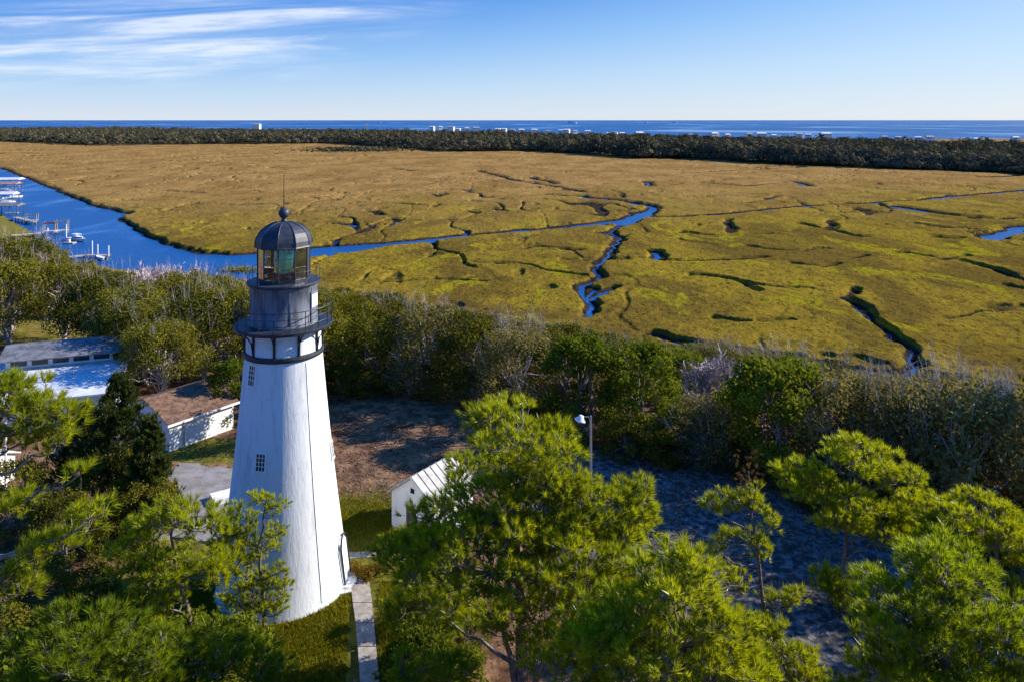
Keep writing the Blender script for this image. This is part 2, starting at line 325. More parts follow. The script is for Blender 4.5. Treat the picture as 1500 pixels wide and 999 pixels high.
# ------------------------------------------------------------------ marsh, cut by the river and the creeks
river = [G(*p) for p in [(-600, 215), (-300, 226), (0, 247), (40, 262), (75, 276), (110, 293), (150, 305), (186, 314), (176, 323), (196, 337), (230, 353), (280, 369), (330, 376), (372, 373),
         (455, 365), (520, 360), (600, 353), (690, 345), (690, 350), (600, 361), (530, 372), (455, 382), (400, 396), (340, 440), (0, 440), (-600, 420)]]
creeks = [  # (pixels of the centre line, half width in metres)
    ([(600, 356), (700, 347), (800, 338), (880, 330), (915, 325)], 2.2), ([(905, 330), (928, 322), (945, 314)], 4.5),
    ([(945, 316), (960, 305), (930, 300), (890, 295), (850, 290), (800, 288)], 1.5), ([(850, 283), (810, 275), (760, 268), (700, 252)], .8),
    ([(920, 330), (892, 345), (905, 352), (893, 375), (893, 385)], 1.1), ([(893, 380), (868, 396), (873, 408), (853, 420), (856, 438), (868, 455), (866, 472)], 1.25), ([(868, 440), (885, 432), (905, 428)], 1.4),
    ([(950, 321), (1000, 320), (1060, 316), (1130, 309), (1200, 303), (1270, 300), (1340, 296), (1400, 290), (1500, 281)], 1.7), ([(1270, 299), (1295, 304), (1310, 310)], 1.4),
    ([(1310, 305), (1400, 320), (1470, 325), (1560, 318)], 1.6), ([(1440, 352), (1470, 346), (1500, 336), (1560, 332)], 2.2), ([(1380, 352), (1395, 353)], 3.2),
    ([(955, 372), (962, 386), (1000, 387), (1060, 384), (1110, 381)], 1.1), ([(893, 386), (930, 386), (960, 384)], .7),
    ([(1250, 428), (1242, 445), (1262, 458), (1280, 475), (1298, 492), (1302, 502)], .75), ([(1302, 500), (1325, 515), (1330, 535), (1325, 552)], .75), ([(1325, 560), (1290, 556), (1240, 548), (1180, 535), (1100, 522), (1030, 512), (960, 494)], 1.7), ([(1325, 556), (1400, 566), (1500, 580), (1600, 590)], 2.0),
    ([(1430, 392), (1470, 404), (1500, 415), (1560, 430)], 1.1), ([(1065, 325), (1072, 345)], .7), ([(1215, 325), (1222, 343)], .7), ([(1252, 383), (1266, 380)], .8),
    ([(700, 310), (720, 309), (740, 312)], 1.3), ([(690, 312), (700, 316)], 1.5), ([(540, 312), (560, 318)], 1.), ([(820, 280), (835, 282)], 2.), ([(775, 262), (815, 272)], 2.), ([(980, 273), (992, 272)], 2.), ([(945, 268), (951, 275)], 2.), ([(1165, 268), (1185, 275)], 2.),
    ([(455, 292), (560, 284), (700, 280), (800, 276)], .9), ([(80, 268), (170, 262), (250, 258)], 1.1), ([(260, 306), (330, 303), (410, 303)], 1.2), ([(570, 248), (605, 252)], 2.), ([(1000, 256), (1100, 250), (1180, 247)], 1.4), ([(1100, 300), (1140, 290)], 1.6), ([(1440, 262), (1500, 259)], 2.), ([(1030, 270), (1090, 275), (1150, 270)], 1.5), ([(860, 440), (872, 428)], 1.)]
creeks += [(p, .32) for p in ([(1170, 330), (1215, 341), (1262, 350)], [(1086, 418), (1098, 426), (1114, 433)], [(1160, 392), (1200, 396), (1225, 392)], [(1000, 343), (1050, 350), (1120, 347)], [(1330, 330), (1390, 339), (1440, 341)],
    [(1100, 366), (1150, 372), (1210, 369)], [(1005, 408), (1060, 412), (1120, 425), (1180, 430)], [(1310, 375), (1370, 382), (1420, 378)], [(1380, 470), (1430, 462), (1500, 466)], [(620, 395), (680, 388), (760, 390)],
    [(560, 420), (640, 412), (700, 418)], [(730, 372), (790, 366), (850, 370)], [(1170, 318), (1230, 314), (1300, 316)], [(480, 330), (540, 334), (610, 328)], [(560, 300), (620, 305), (670, 303)], [(300, 272), (380, 268), (450, 266)], [(640, 262), (690, 264), (730, 268)],
    [(860, 262), (920, 258), (980, 260)], [(1180, 280), (1250, 277), (1320, 282)], [(1340, 272), (1400, 276), (1450, 273)], [(1000, 292), (1060, 289), (1120, 293)], [(180, 285), (240, 282), (300, 287)], [(100, 244), (200, 240), (290, 243)], [(1040, 470), (1100, 478), (1150, 474)])]
NC, NR = 1050, 760
uu = np.linspace(-.86, .86, NC); iy = np.linspace(38. / 1500 * 1., 38. / 92, NR)[::-1]
Yr = 38. / iy; X, Y = np.meshgrid(uu, Yr); X = X * Y
Xj = X + (fbm(X / 9., Y / 9., 3, 21) - .5) * 5.; Yj = Y + (fbm(X / 9., Y / 9., 3, 31) - .5) * 5.
P = np.stack([Xj.ravel(), Yj.ravel()], -1)
def segdist(P, a, b):
    ab = b - a; t = np.clip(((P - a) @ ab) / max(ab @ ab, 1e-6), 0, 1); q = P - (a + t[:, None] * ab); return np.sqrt((q * q).sum(1))
sd = np.full(len(P), 60.)
for pts, hw in creeks:
    if len(pts) > 1 and np.mean([p[1] for p in pts]) < 400 and abs(pts[-1][0] - pts[0][0]) > 2.5 * abs(pts[-1][1] - pts[0][1]): hw = hw * (1. if abs(pts[-1][0] - pts[0][0]) < 60 else (1.9 if np.mean([p[1] for p in pts]) < 345 else 1.4))
    w2 = [np.array(G(*p)[:2]) for p in pts]
    lo = np.min(w2, 0) - 30; hi = np.max(w2, 0) + 30
    k = np.where((P[:, 0] > lo[0]) & (P[:, 0] < hi[0]) & (P[:, 1] > lo[1]) & (P[:, 1] < hi[1]))[0]
    for a, b in zip(w2[:-1], w2[1:]): sd[k] = np.minimum(sd[k], segdist(P[k], a, b) - hw * .8)
rv = np.array([p[:2] for p in river]); inside = np.zeros(len(P), bool); rd = np.full(len(P), 1e9)
for i in range(len(rv)):
    a, b = rv[i], rv[(i + 1) % len(rv)]; rd = np.minimum(rd, segdist(P, a, b))
    c = ((a[1] > P[:, 1]) != (b[1] > P[:, 1])) & (P[:, 0] < (b[0] - a[0]) * (P[:, 1] - a[1]) / (b[1] - a[1] + 1e-12) + a[0]); inside ^= c
sd = np.minimum(sd, np.where(inside, -rd, rd)).reshape(X.shape)
fl_ = .35 + Y / 600.
Z = np.interp(sd / fl_, [-5, -1.0, .8, 2.0], [-1.2, -.05, .36, 1.15]); bank = sstep(sd / fl_ / 1.3)
# hollows and hair-thin rills between the hummocks
rill = np.abs(vnoise(X / 34. + 3, Y / 55., 40) + .35 * vnoise(X / 9., Y / 16., 41) - .68); rm = sstep((fbm(X / 120., Y / 160., 2, 43) - .44) / .12)
Z -= .85 * rm * sstep((.030 - rill) / .02) * bank
rill2 = np.abs(fbm(X / 26. + 9, Y / 60. + 2, 3, 45) - .5); Z -= .55 * sstep((fbm(X / 90. + 4, Y / 120., 2, 46) - .42) / .12) * sstep((.012 - rill2) / .01) * bank
pan = sstep((fbm(X / 11., Y / 17., 3, 50) - .735) / .03); Z -= .55 * pan * bank
near = np.clip(260. / Y, .25, 1.)
Z += bank * ((fbm(X / 14., Y / 20., 3, 60) - .5) * .8 + (fbm(X / 2.2, Y / 2.2, 3, 61) - .5) * .42 * near + (rng.random(X.shape) - .5) * .14 * near)
def marsh_mat():
    m = bpy.data.materials.new('cordgrass_marsh'); m.use_nodes = True; t = m.node_tree; b = t.nodes['Principled BSDF']
    g = N(t, 'ShaderNodeNewGeometry'); s = N(t, 'ShaderNodeSeparateXYZ'); t.links.new(g.outputs['Position'], s.inputs[0])
    mp = N(t, 'ShaderNodeMapping'); mp.inputs['Scale'].default_value = (1, .55, 1); t.links.new(g.outputs['Position'], mp.inputs[0])
    def noise(sc_, d=5., r=.6, dist=0.):
        n = N(t, 'ShaderNodeTexNoise', i_Scale=sc_, i_Detail=d, i_Roughness=r, i_Distortion=dist); t.links.new(mp.outputs[0], n.inputs['Vector']); return n.outputs[0]
    def mixc(f, a, bb):
        x = N(t, 'ShaderNodeMixRGB'); t.links.new(f, x.inputs[0])
        for i, c in ((1, a), (2, bb)):
            if isinstance(c, tuple): x.inputs[i].default_value = (*c, 1)
            else: t.links.new(c, x.inputs[i])
        return x.outputs[0]
    far = mixc(maprange(t, noise(.035), .35, .65), (.285, .160, .052), (.42, .25, .085))
    nearc = mixc(maprange(t, noise(.030, 6., .62, .8), .42, .57), (.16, .107, .020), (.27, .190, .022))
    nearc = mixc(maprange(t, noise(.055, 4., .6, 1.), .56, .62), nearc, (.29, .235, .015))
    d = math_n(t, 'ADD', s.outputs[1], math_n(t, 'MULTIPLY', math_n(t, 'SUBTRACT', noise(.012), .5), 260.))
    d = math_n(t, 'SUBTRACT', d, math_n(t, 'MULTIPLY', s.outputs[0], .25))
    c = mixc(maprange(t, d, 190., 480.), nearc, far)
    c = mixc(maprange(t, noise(1.1, 7., .78), .46, .66), c, (.060, .045, .012))
    c = mixc(maprange(t, noise(.16, 6., .7), .54, .70), c, (.10, .07, .02))
    mud = mixc(maprange(t, noise(.8), .4, .6), (.020, .016, .013), (.055, .042, .030))
    c = mixc(maprange(t, math_n(t, 'ADD', s.outputs[2], math_n(t, 'MULTIPLY', math_n(t, 'SUBTRACT', noise(.5), .5), .35)), .26, .64), mud, c)
    t.links.new(c, b.inputs['Base Color']); b.inputs['Roughness'].default_value = 1.; b.inputs['Specular IOR Level'].default_value = 0.
    bp = N(t, 'ShaderNodeBump', i_Strength=1., i_Distance=.6); t.links.new(noise(1.3, 8., .78), bp.inputs['Height']); t.links.new(bp.outputs[0], b.inputs['Normal'])
    return m
M['marsh'] = marsh_mat()
marsh = grid_mesh('marsh', X, Y, Z, M['marsh']); tag(marsh, kind='structure')

# ------------------------------------------------------------------ water
def water_mat(name, base, ws, strength, dist, rough, spec, streak):
    m = bpy.data.materials.new(name); m.use_nodes = True; t = m.node_tree; b = t.nodes['Principled BSDF']
    g = N(t, 'ShaderNodeNewGeometry'); mp = N(t, 'ShaderNodeMapping'); mp.inputs['Scale'].default_value = (1, .6, 1); t.links.new(g.outputs['Position'], mp.inputs[0])
    n = N(t, 'ShaderNodeTexNoise', i_Scale=ws, i_Detail=5., i_Roughness=.6); t.links.new(mp.outputs[0], n.inputs['Vector'])
    n2 = N(t, 'ShaderNodeTexNoise', i_Scale=streak, i_Detail=4., i_Distortion=1.); t.links.new(mp.outputs[0], n2.inputs['Vector'])
    x = N(t, 'ShaderNodeMixRGB'); x.inputs[1].default_value = (*base, 1); x.inputs[2].default_value = (base[0] * 1.5, base[1] * 1.4, base[2] * 1.3, 1)
    t.links.new(maprange(t, n2.outputs[0], .4, .65), x.inputs[0]); t.links.new(x.outputs[0], b.inputs['Base Color'])
    t.links.new(maprange(t, n2.outputs[0], .5, .66, rough, rough * .45), b.inputs['Roughness']); b.inputs['Specular IOR Level'].default_value = spec
    b.inputs['IOR'].default_value = 1.33
    bp = N(t, 'ShaderNodeBump', i_Strength=strength, i_Distance=dist); t.links.new(n.outputs[0], bp.inputs['Height']); t.links.new(bp.outputs[0], b.inputs['Normal'])
    return m
rw = MB(); ys = [60, 200, 500, 1000, 1600]
rw.add([(-2500, 60, 0), (2500, 60, 0), (2500, 1500, 0), (-2500, 1500, 0)], [(0, 1, 2, 3)])
tag(rw.build('river_water', water_mat('river_water', (.003, .068, .235), .9, .7, .4, .35, .25, .03)), kind='structure')
oc = MB(); oc.add([(-90000, 1500, 0), (90000, 1500, 0), (90000, 120000, 0), (-90000, 120000, 0)], [(0, 1, 2, 3)])
tag(oc.build('ocean', water_mat('ocean_water', (.010, .075, .22), .05, .8, 3., .4, .25, .002)), kind='structure')

# ------------------------------------------------------------------ far barrier island: sand, wood, beach houses
front_px = [(-300, 203), (0, 208), (130, 214), (250, 213), (330, 212), (480, 211), (560, 216), (640, 223), (770, 222), (860, 227), (930, 233), (1000, 233), (1120, 241), (1300, 248), (1500, 256), (1800, 268)]
fu = np.array([(p[0] - 750) / FPX for p in front_px]); fY = np.array([(CZ - .9) * FPX / (p[1] - HY) for p in front_px])
back_px = [(-300, 186), (0, 186.5), (180, 186), (330, 188.5), (500, 189), (640, 192), (800, 195), (1000, 199), (1200, 202), (1500, 206), (1800, 209)]
bu = np.array([(p[0] - 750) / FPX for p in back_px]); CT = 11.
bY = np.array([(CZ - CT) * FPX / (p[1] - HY) for p in back_px])
ib = MB(); us = np.linspace(-.95, .95, 60)
ib.add([(u_ * np.interp(u_, fu, fY), np.interp(u_, fu, fY) - 3, 1.0) for u_ in us] + [(u_ * (np.interp(u_, bu, bY) + 150), np.interp(u_, bu, bY) + 150, 2.2) for u_ in us], [(i, i + 1, 61 + i, 60 + i) for i in range(59)])
tag(ib.build('barrier_island', mat('dune_sand', (.30, .25, .17), .95, c2=(.12, .10, .06), scale=.02)), kind='structure')
nt_ = 15000
fuu = rng.uniform(-.84, .84, nt_ * 3); a = np.interp(fuu, fu, fY); b_ = np.interp(fuu, bu, bY)
q = rng.random(len(fuu)); q = np.where(rng.random(len(fuu)) < .42, q * .10, q); fYY = a + (b_ - a) * q
kp = rng.random(len(fuu)) < np.clip(fYY / 1600, .25, 1.); fuu, fYY, q = fuu[kp][:nt_], fYY[kp][:nt_], q[kp][:nt_]
nt_ = len(fuu); tx = fuu * fYY; hgt = 2. + 7. * fbm(tx / 55., fYY / 70., 3, 70) + 9. * fbm(tx / 210., fYY / 160., 2, 75) + rng.uniform(-2.2, 3.5, nt_); hgt *= np.where(q < .015, .55, np.where(q > .75, .72, 1.))
rad = np.where(rng.random(nt_) < .12, rng.uniform(7, 11, nt_), rng.uniform(2.4, 6.5, nt_)); hgt += np.where(rad > 7, 2.5, 0) + np.where(rng.random(nt_) < .05, rng.uniform(2, 5, nt_), 0)
K = 84
th = rng.uniform(0, 2 * np.pi, (nt_, K)); cz_ = rng.uniform(-.55, 1., (nt_, K)); rr = np.sqrt(np.clip(1 - cz_ ** 2, 0, 1)); sh = rng.uniform(.72, 1.08, (nt_, K))
C = np.stack([tx[:, None] + rad[:, None] * rr * np.cos(th) * sh, fYY[:, None] + rad[:, None] * rr * np.sin(th) * sh, 1 + hgt[:, None] * (.55 + .45 * cz_ * sh)], -1).reshape(-1, 3)
def rand_unit(n): v = rng.normal(size=(n, 3)); return v / np.linalg.norm(v, axis=1)[:, None]
nrm = np.stack([rr * np.cos(th), rr * np.sin(th), cz_], -1).reshape(-1, 3) + rand_unit(len(C)) * .3; nrm /= np.linalg.norm(nrm, axis=1)[:, None]
def quads_from(C, nrm, size, asp=.8):
    t = np.cross(nrm, rand_unit(len(C))); t /= np.linalg.norm(t, axis=1)[:, None] + 1e-9; bt = np.cross(nrm, t)
    s = np.asarray(size); s = s[:, None] if s.ndim else s
    V = np.stack([C - t * s, C - bt * s * asp, C + t * s, C + bt * s * asp], 1).reshape(-1, 3)
    return V, np.arange(len(V)).reshape(-1, 4)
V, F = quads_from(C, nrm, np.repeat(np.clip(rad * .18, .5, 1.6), K) * rng.uniform(.6, 1.3, len(C)))
fw = link('far_forest', mesh_np('far_forest', V, F), M['far']); tag(fw, 'dark wooded strip between the golden marsh and the sea', 'forest', kind='stuff')
# low scrub island in the marsh
c0 = G(520, 222, .9); n_ = 2200
C = np.stack([c0.x + rng.normal(0, 28, n_), c0.y + rng.normal(0, 16, n_), 1 + rng.random(n_) ** 1.5 * 5.], -1)
V, F = quads_from(C, rand_unit(n_), rng.uniform(.6, 1.5, n_))
tag(link('scrub_hammock', mesh_np('scrub_hammock', V, F), M['far']), 'low scrub growing on a small rise in the far marsh', 'scrub', kind='stuff')

# ------------------------------------------------------------------ trees
def leaf_cloud(centers, radii, n_per, size, flat=.75, shell=.55, asp=.55):
    Cs = []; Ns = []
    for c, r, n in zip(centers, radii, n_per):
        d = rand_unit(n); rr_ = r * (shell - .12 + .40 * rng.random(n) + .42 * rng.random(n) ** 4) ; p = d * rr_[:, None]; p[:, 2] *= flat
        Cs.append(p + np.asarray(c)); k = d + rand_unit(n) * .9; Ns.append(k / np.linalg.norm(k, axis=1)[:, None])
    C = np.concatenate(Cs); Nn = np.concatenate(Ns); return quads_from(C, Nn, rng.uniform(.6, 1.2, len(C)) * size, asp)
def limb(mb, a, b, r0, r1, n=5, seg=4, wob=.12, sag=0.):
    a = Vector(a); b = Vector(b); L = (b - a).length; pts = []
    for i in range(seg + 1):
        t = i / seg; p = a.lerp(b, t)
        if 0 < i < seg: p += Vector((random.uniform(-1, 1), random.uniform(-1, 1), random.uniform(-1, 1))) * L * wob * .6
        p.z -= sag * L * math.sin(math.pi * t); pts.append(p)
    mb.tube(pts, [r0 + (r1 - r0) * i / seg for i in range(seg + 1)], n, cap=False); return pts
def broadleaf(name, H, Rr, mleaf, nclump=42, leaves=7000, size=.17, low=.03, twigs=0, mtw=None, moss=0, seed=1, skirt=.95):
    global rng
    random.seed(seed); rng = np.random.default_rng(seed)
    root = thing(name, '', ''); tm = MB()
    tr = limb(tm, (0, 0, -.6), (Rr * .1, Rr * .05, H * .45), .03 * H, .018 * H, 7, 4, .08)
    cs = []; rs = []
    for i in range(nclump):
        z = low + (1 - low) * random.random() ** .75; ang = random.uniform(0, 6.283)
        prof = math.sqrt(max(0, 1 - ((z - .42) / .62) ** 2)) if z > .42 else skirt + (1 - skirt) * z / .42
        rad_ = Rr * prof * (.45 + .5 * random.random() ** .5); cr = Rr * random.uniform(.22, .40)
        c = (rad_ * math.cos(ang), rad_ * math.sin(ang), min(z * H, H - cr * .6)); cs.append(c); rs.append(cr)
        if i % 2 == 0: limb(tm, tr[random.randint(1, 4)], c, .010 * H, .003 * H, 4, 3, .15)
    ar = np.array(rs) ** 2; npc = (leaves * ar / ar.sum()).astype(int) + 1
    V, F = leaf_cloud(cs, rs, npc, size); k = V[:, 2] > -.2
    link('crown', mesh_np(name + '_crown', V, F), mleaf, root)
    for i in range(twigs):
        c = Vector(random.choice(cs)); d = Vector((c.x, c.y, c.z * .7)).normalized() + Vector((random.gauss(0, .4), random.gauss(0, .4), .9)); e = c + d.normalized() * Rr * random.uniform(.35, .6)
        limb(tm, c, e, .014, .006, 3, 2, .1)
        for _ in range(3): q = c.lerp(e, random.uniform(.4, .9)); tm.tube([q, q + (d.normalized() + Vector((random.gauss(0, .6), random.gauss(0, .6), random.gauss(0, .4)))) * Rr * .16], [.008, .004], 3, False)
    tm.build('trunk', mtw or M['oakbark'], root)
    if moss:
        Vs = []; Fs = []
        for i in range(moss):
            c = random.choice(cs); x = c[0] + random.gauss(0, .7); y = c[1] + random.gauss(0, .7); z = c[2] - random.uniform(.1, .9); L = random.uniform(.8, 2.2)
            for k in range(5):
                ox, oy = random.gauss(0, .14), random.gauss(0, .14); l = L * random.uniform(.5, 1); w_ = random.uniform(.02, .06); aa = random.uniform(0, 3.14)
                n = len(Vs); Vs += [(x + ox - w_ * math.cos(aa), y + oy - w_ * math.sin(aa), z), (x + ox + w_ * math.cos(aa), y + oy + w_ * math.sin(aa), z), (x + ox + random.gauss(0, .06), y + oy + random.gauss(0, .06), z - l)]; Fs.append((n, n + 1, n + 2))
        link('hanging_moss', mesh_np(name + '_moss', Vs, Fs), M['moss'], root)['kind'] = 'stuff'
    return root
TWR = .02
def bare(name, H, Rr, m, seed, n1=16, lv=3, stems=3):
    random.seed(seed); root = thing(name, '', ''); tm = MB()
    def grow(p, d, L, r, l):
        e = p + d * L; mid = p.lerp(e, .5) + Vector((random.gauss(0, .06), random.gauss(0, .06), random.gauss(0, .04))) * L
        tm.tube([p, mid, e], [r, max(r * .75, TWR), max(r * .5, TWR)], 4 if l > 1 else 3, False)
        if l == 0: return
        for _ in range(random.randint(4, 6)):
            q = p.lerp(e, random.uniform(.35, 1.)); dd = (d + Vector((random.gauss(0, .5), random.gauss(0, .5), random.gauss(.15, .35)))).normalized()
            grow(q, dd, L * random.uniform(.45, .75), r * .5, l - 1)
    for s in range(stems):
        dd = Vector((random.gauss(0, .3) * Rr / H * 2, random.gauss(0, .3) * Rr / H * 2, 1)).normalized(); grow(Vector((random.gauss(0, .2), random.gauss(0, .2), -.3)), dd, H * .45, .012 * H, lv)
    tm.build('branches', m, root); return root

PROTO = {}
def proto(kind, o): PROTO.setdefault(kind, []).append(o)
for s in (11, 12, 13): proto('oak', broadleaf('oak_tree', 8, 3.6, M['oak'], 46, 9000, .15, seed=s, twigs=14, mtw=M['oakbark']))
for s in (21, 22): proto('green', broadleaf('leafy_tree', 7, 3.2, M['green'], 44, 8000, .15, seed=s))
for s in (31, 32, 33): proto('grey', broadleaf('grey_olive_tree', 7, 3.6, M['grey'], 50, 9000, .125, seed=s, twigs=60, mtw=M['greytwig']))
for s in (41, 42): proto('moss', broadleaf('live_oak', 11, 5.6, M['oak'], 64, 13000, .17, low=.3, seed=s, twigs=40, mtw=M['greytwig'], moss=130, skirt=.75))
TWR = .028
for s in (51, 52): proto('bare', bare('bare_tree', 6, 3.2, M['greytwig'], s, stems=4))
TWR = .04
for s in (56, 57): proto('pink', bare('bare_tree', 7, 3.6, mat('pinkish_bare_twig', (.42, .33, .33), .9, c2=(.58, .48, .48), scale=2.), s))
TWR = .026
for s in (61, 62): proto('tan', bare('dry_shrub', 4, 2.2, M['tantwig'], s, stems=5))
random.seed(3); rng = np.random.default_rng(3)
CATS = {'oak': ('oak tree', 'dark olive oak'), 'green': ('leafy tree', 'fresh green leafy tree'), 'grey': ('olive tree', 'grey olive twiggy tree'), 'moss': ('live oak', 'mossy live oak'), 'bare': ('bare tree', 'bare pale grey tree'), 'pink': ('bare tree', 'bare pinkish tree'), 'tan': ('dry shrub', 'dry tan leafless shrub')}
used = set(); BASEH = {'oak': 8, 'green': 7, 'grey': 7, 'moss': 11, 'bare': 6, 'pink': 7, 'tan': 4}
def plant(kind, x, y, Ht, wide, label, group=None):
    i = random.randrange(len(PROTO[kind])); p = PROTO[kind][i]; s = Ht / BASEH[kind]; sc_ = (s * wide, s * wide, s); rz = random.uniform(0, 6.28); loc = (x, y, hz(x, y) - .05)
    if (kind, i) not in used:
        used.add((kind, i)); o = p; o.location = loc; o.rotation_euler = (0, 0, rz); o.scale = sc_
    else: o = dup(p, loc, rz, sc_)
    tag(o, label, CATS[kind][0], group); return o
sil_x = [470, 500, 560, 640, 700, 760, 830, 900, 1000, 1060, 1130, 1200, 1260, 1330, 1400, 1450, 1500, 1700]
sil_y = [425, 425, 430, 455, 462, 472, 482, 497, 508, 505, 518, 532, 556, 562, 548, 556, 578, 600]
fr_x = [400, 470, 560, 640, 700, 870, 1000, 1100, 1200, 1350, 1500, 1700]; fr_y = [592, 590, 585, 592, 610, 662, 692, 708, 742, 772, 795, 820]
def zone(px):
    for lim, n in ((560, 'just right of the lighthouse'), (680, 'behind the brown yard'), (800, 'behind the tall foreground pine'), (930, 'behind the street lamp'), (1040, 'left of the bare grey tree'), (1150, 'around the bare grey tree'), (1280, 'right of the bare grey tree'), (1400, 'near the small creek mouth'), (9999, 'at the right edge of the thicket')):
        if px < lim: return n
row = 0
k_ = 0
for f in (0., .07, .16, .27, .40, .55, .72, .90):
    px = 455 + random.uniform(0, 20)
    while px < 1535:
        yf = (CZ - 13.) * FPX / (np.interp(px, fr_x, fr_y) - HY) + .6
        xa = (px - 750) / FPX; ye = np.interp(xa * 110, EX, EY); yy = yf + (ye - yf) * f + random.uniform(-1.5, 1.5); x = xa * yy
        lim = CZ - (np.interp(px, sil_x, sil_y) + random.uniform(-4, 8) - HY) / FPX * yy
        if 985 < px < 1120 and yy < 66: lim = min(lim, CZ - (random.uniform(575, 600) - HY) / FPX * yy)
        g = hz(x, yy); Hm = lim - g; Ht = min((random.uniform(6., 8.5) if px < 1040 else random.uniform(8, 10.)) if f < .3 else random.uniform(4, 6.5), Hm)
        if Ht > 1.3:
            r_ = random.random()
            if px < 720: kd = 'tan' if (f > .3 and r_ < .45) else ('oak' if r_ < .72 else 'grey')
            elif px < 800: kd = 'oak' if r_ < .7 else 'grey'
            elif px < 1020: kd = 'green' if r_ < .45 else ('oak' if r_ < .8 else 'grey')
            else: kd = 'grey' if r_ < .68 else ('oak' if r_ < .9 else 'green')
            wide = max(1., min(2.0, 5.5 / max(Ht, 2.))) if kd != 'tan' else 1.1
            rown = 'front row' if f < .1 else ('middle' if f < .4 else 'marsh side')
            plant(kd, x, yy, Ht, wide, '%s, %s of the thicket, %s' % (CATS[kd][1], rown, zone(px)), 'trees in the thicket before the marsh')
            k_ += 1
        px += (86 if f < .1 else 70) * 62. / yy * random.uniform(.8, 1.2) * (1.0 if f < .5 else 1.15)
for x, yy, Ht in ((39.5, 45.5, 17.), (43, 42.5, 17.)):  # tall oaks out of view, added to cast shade over the yard
    plant('oak', x, yy, Ht, .95, 'unseen tall oak right of the dark yard, added to shade it', 'unseen oaks added to shade the yard')
px = 470.
while px < 1500:
    yf = (CZ - 13.) * FPX / (np.interp(px, fr_x, fr_y) - HY) + random.uniform(-1.6, .2)
    plant(random.choice(('oak', 'oak', 'grey')), (px - 750) / FPX * yf, yf, random.uniform(1.6, 3.0), 1.7, 'low dark shrub on the yard edge, %s' % zone(px), 'low shrubs along the yard edge'); px += random.uniform(24, 42)
# marsh-side reeds and bare trees set by hand
for px, py, yy in ((500, 418, 120), (530, 422, 130), (565, 424, 135), (600, 433, 128), (640, 440, 135), (690, 450, 125), (735, 458, 120), (480, 425, 108), (515, 420, 112), (545, 424, 118), (585, 430, 120), (620, 437, 122), (660, 448, 118), (712, 456, 112), (755, 466, 112), (495, 430, 100), (630, 446, 108), (570, 432, 105)):
    x = (px - 750) / FPX * yy; z = PD(px, py, yy).z; plant('tan', x, yy, max(2., z - hz(x, yy)), .9, 'dry tan leafless shrub topping the thicket, %s' % zone(px), 'dry shrubs on the marsh side')
for px, py, yy in ((1060, 493, 65), (1088, 503, 67), (1030, 512, 64)):
    x = (px - 750) / FPX * yy; z = PD(px, py, yy).z
    plant('bare', x, yy, z - hz(x, yy), 1.15, {1060: 'tallest bare pale grey tree standing out of the right thicket', 1088: 'bare pale grey tree right behind the tallest bare one', 1030: 'lower bare grey tree left of the tallest bare one'}[px])
# left side: live oaks hung with moss, bare trees by the river
for px, py, yy in ((20, 350, 92), (95, 383, 86), (148, 398, 80), (215, 414, 84), (262, 400, 80), (318, 406, 78), (-40, 350, 95), (50, 358, 110), (130, 396, 104), (352, 418, 74), (190, 420, 74), (300, 430, 72), (10, 380, 82), (-60, 400, 82), (250, 414, 98), (335, 414, 100), (385, 420, 84), (440, 425, 80), (215, 440, 70), (236, 470, 66)):
    x = (px - 750) / FPX * yy; z = PD(px, py, yy).z
    zn = 'behind the white house' if px < 100 else ('left of the bare trees' if px < 180 else ('behind the old garage' if px < 330 else 'directly behind the lighthouse'))
    plant('moss', x, yy, z - hz(x, yy), 1.0, 'mossy live oak %s, %s' % (zn, 'set back towards the river' if yy > 90 else 'facing the yard'), 'live oaks by the river')
for px, py, yy in ((200, 368, 118), (222, 372, 114), (245, 374, 122), (275, 378, 118), (305, 384, 124), (335, 390, 116), (182, 382, 110), (258, 372, 132), (290, 382, 112), (320, 392, 108)):
    x = (px - 750) / FPX * yy; z = PD(px, py, yy).z
    plant('pink', x, yy, z - hz(x, yy), 1.0, 'bare pinkish grey tree rising above the live oaks before the river', 'bare trees by the river')
plant('oak', *PD(432, 520, 63)[:2], 4.6, .8, 'small unseen oak added behind the lighthouse tower to shade the garage wall')  # tree hidden by the tower, added to keep sun off the garage wall
plant('oak', -16.8, 58.3, 5.4, .9, 'small oak hidden behind the tower shading the garage wall')
plant('green', *PD(336, 540, 61)[:2], 5.2, .75, 'small bright green tree at the left edge of the lighthouse tower')
for px, yy, Ht in ((25, 44, 4.5), (95, 41, 4.2), (160, 45, 4.6), (215, 44, 3.6), (60, 37, 3.2), (130, 36, 3.0), (10, 33, 3.)):
    plant('oak', (px - 750) / FPX * yy, yy, Ht, 1.05, 'dark shaded understorey oak below the left pines, %s' % ('nearest the left edge' if px < 70 else 'below the cedar'), 'understorey oaks at lower left')
for px, py, yy in ((190, 905, 30), (260, 915, 30), (330, 920, 31), (120, 900, 29), (375, 935, 32.5), (60, 930, 28), (612, 935, 31), (655, 945, 31), (630, 985, 29), (690, 900, 35), (592, 862, 36.5), (1000, 960, 31)):
    x = (px - 750) / FPX * yy; z = PD(px, py, yy).z
    plant('green', x, yy, max(1., z - hz(x, yy)), 1.25, 'low green shrub on the ground %s' % ('left of the lighthouse foot' if px < 400 else ('right of the concrete walk' if px < 720 else 'under the right pines')), 'low shrubs under the pines')

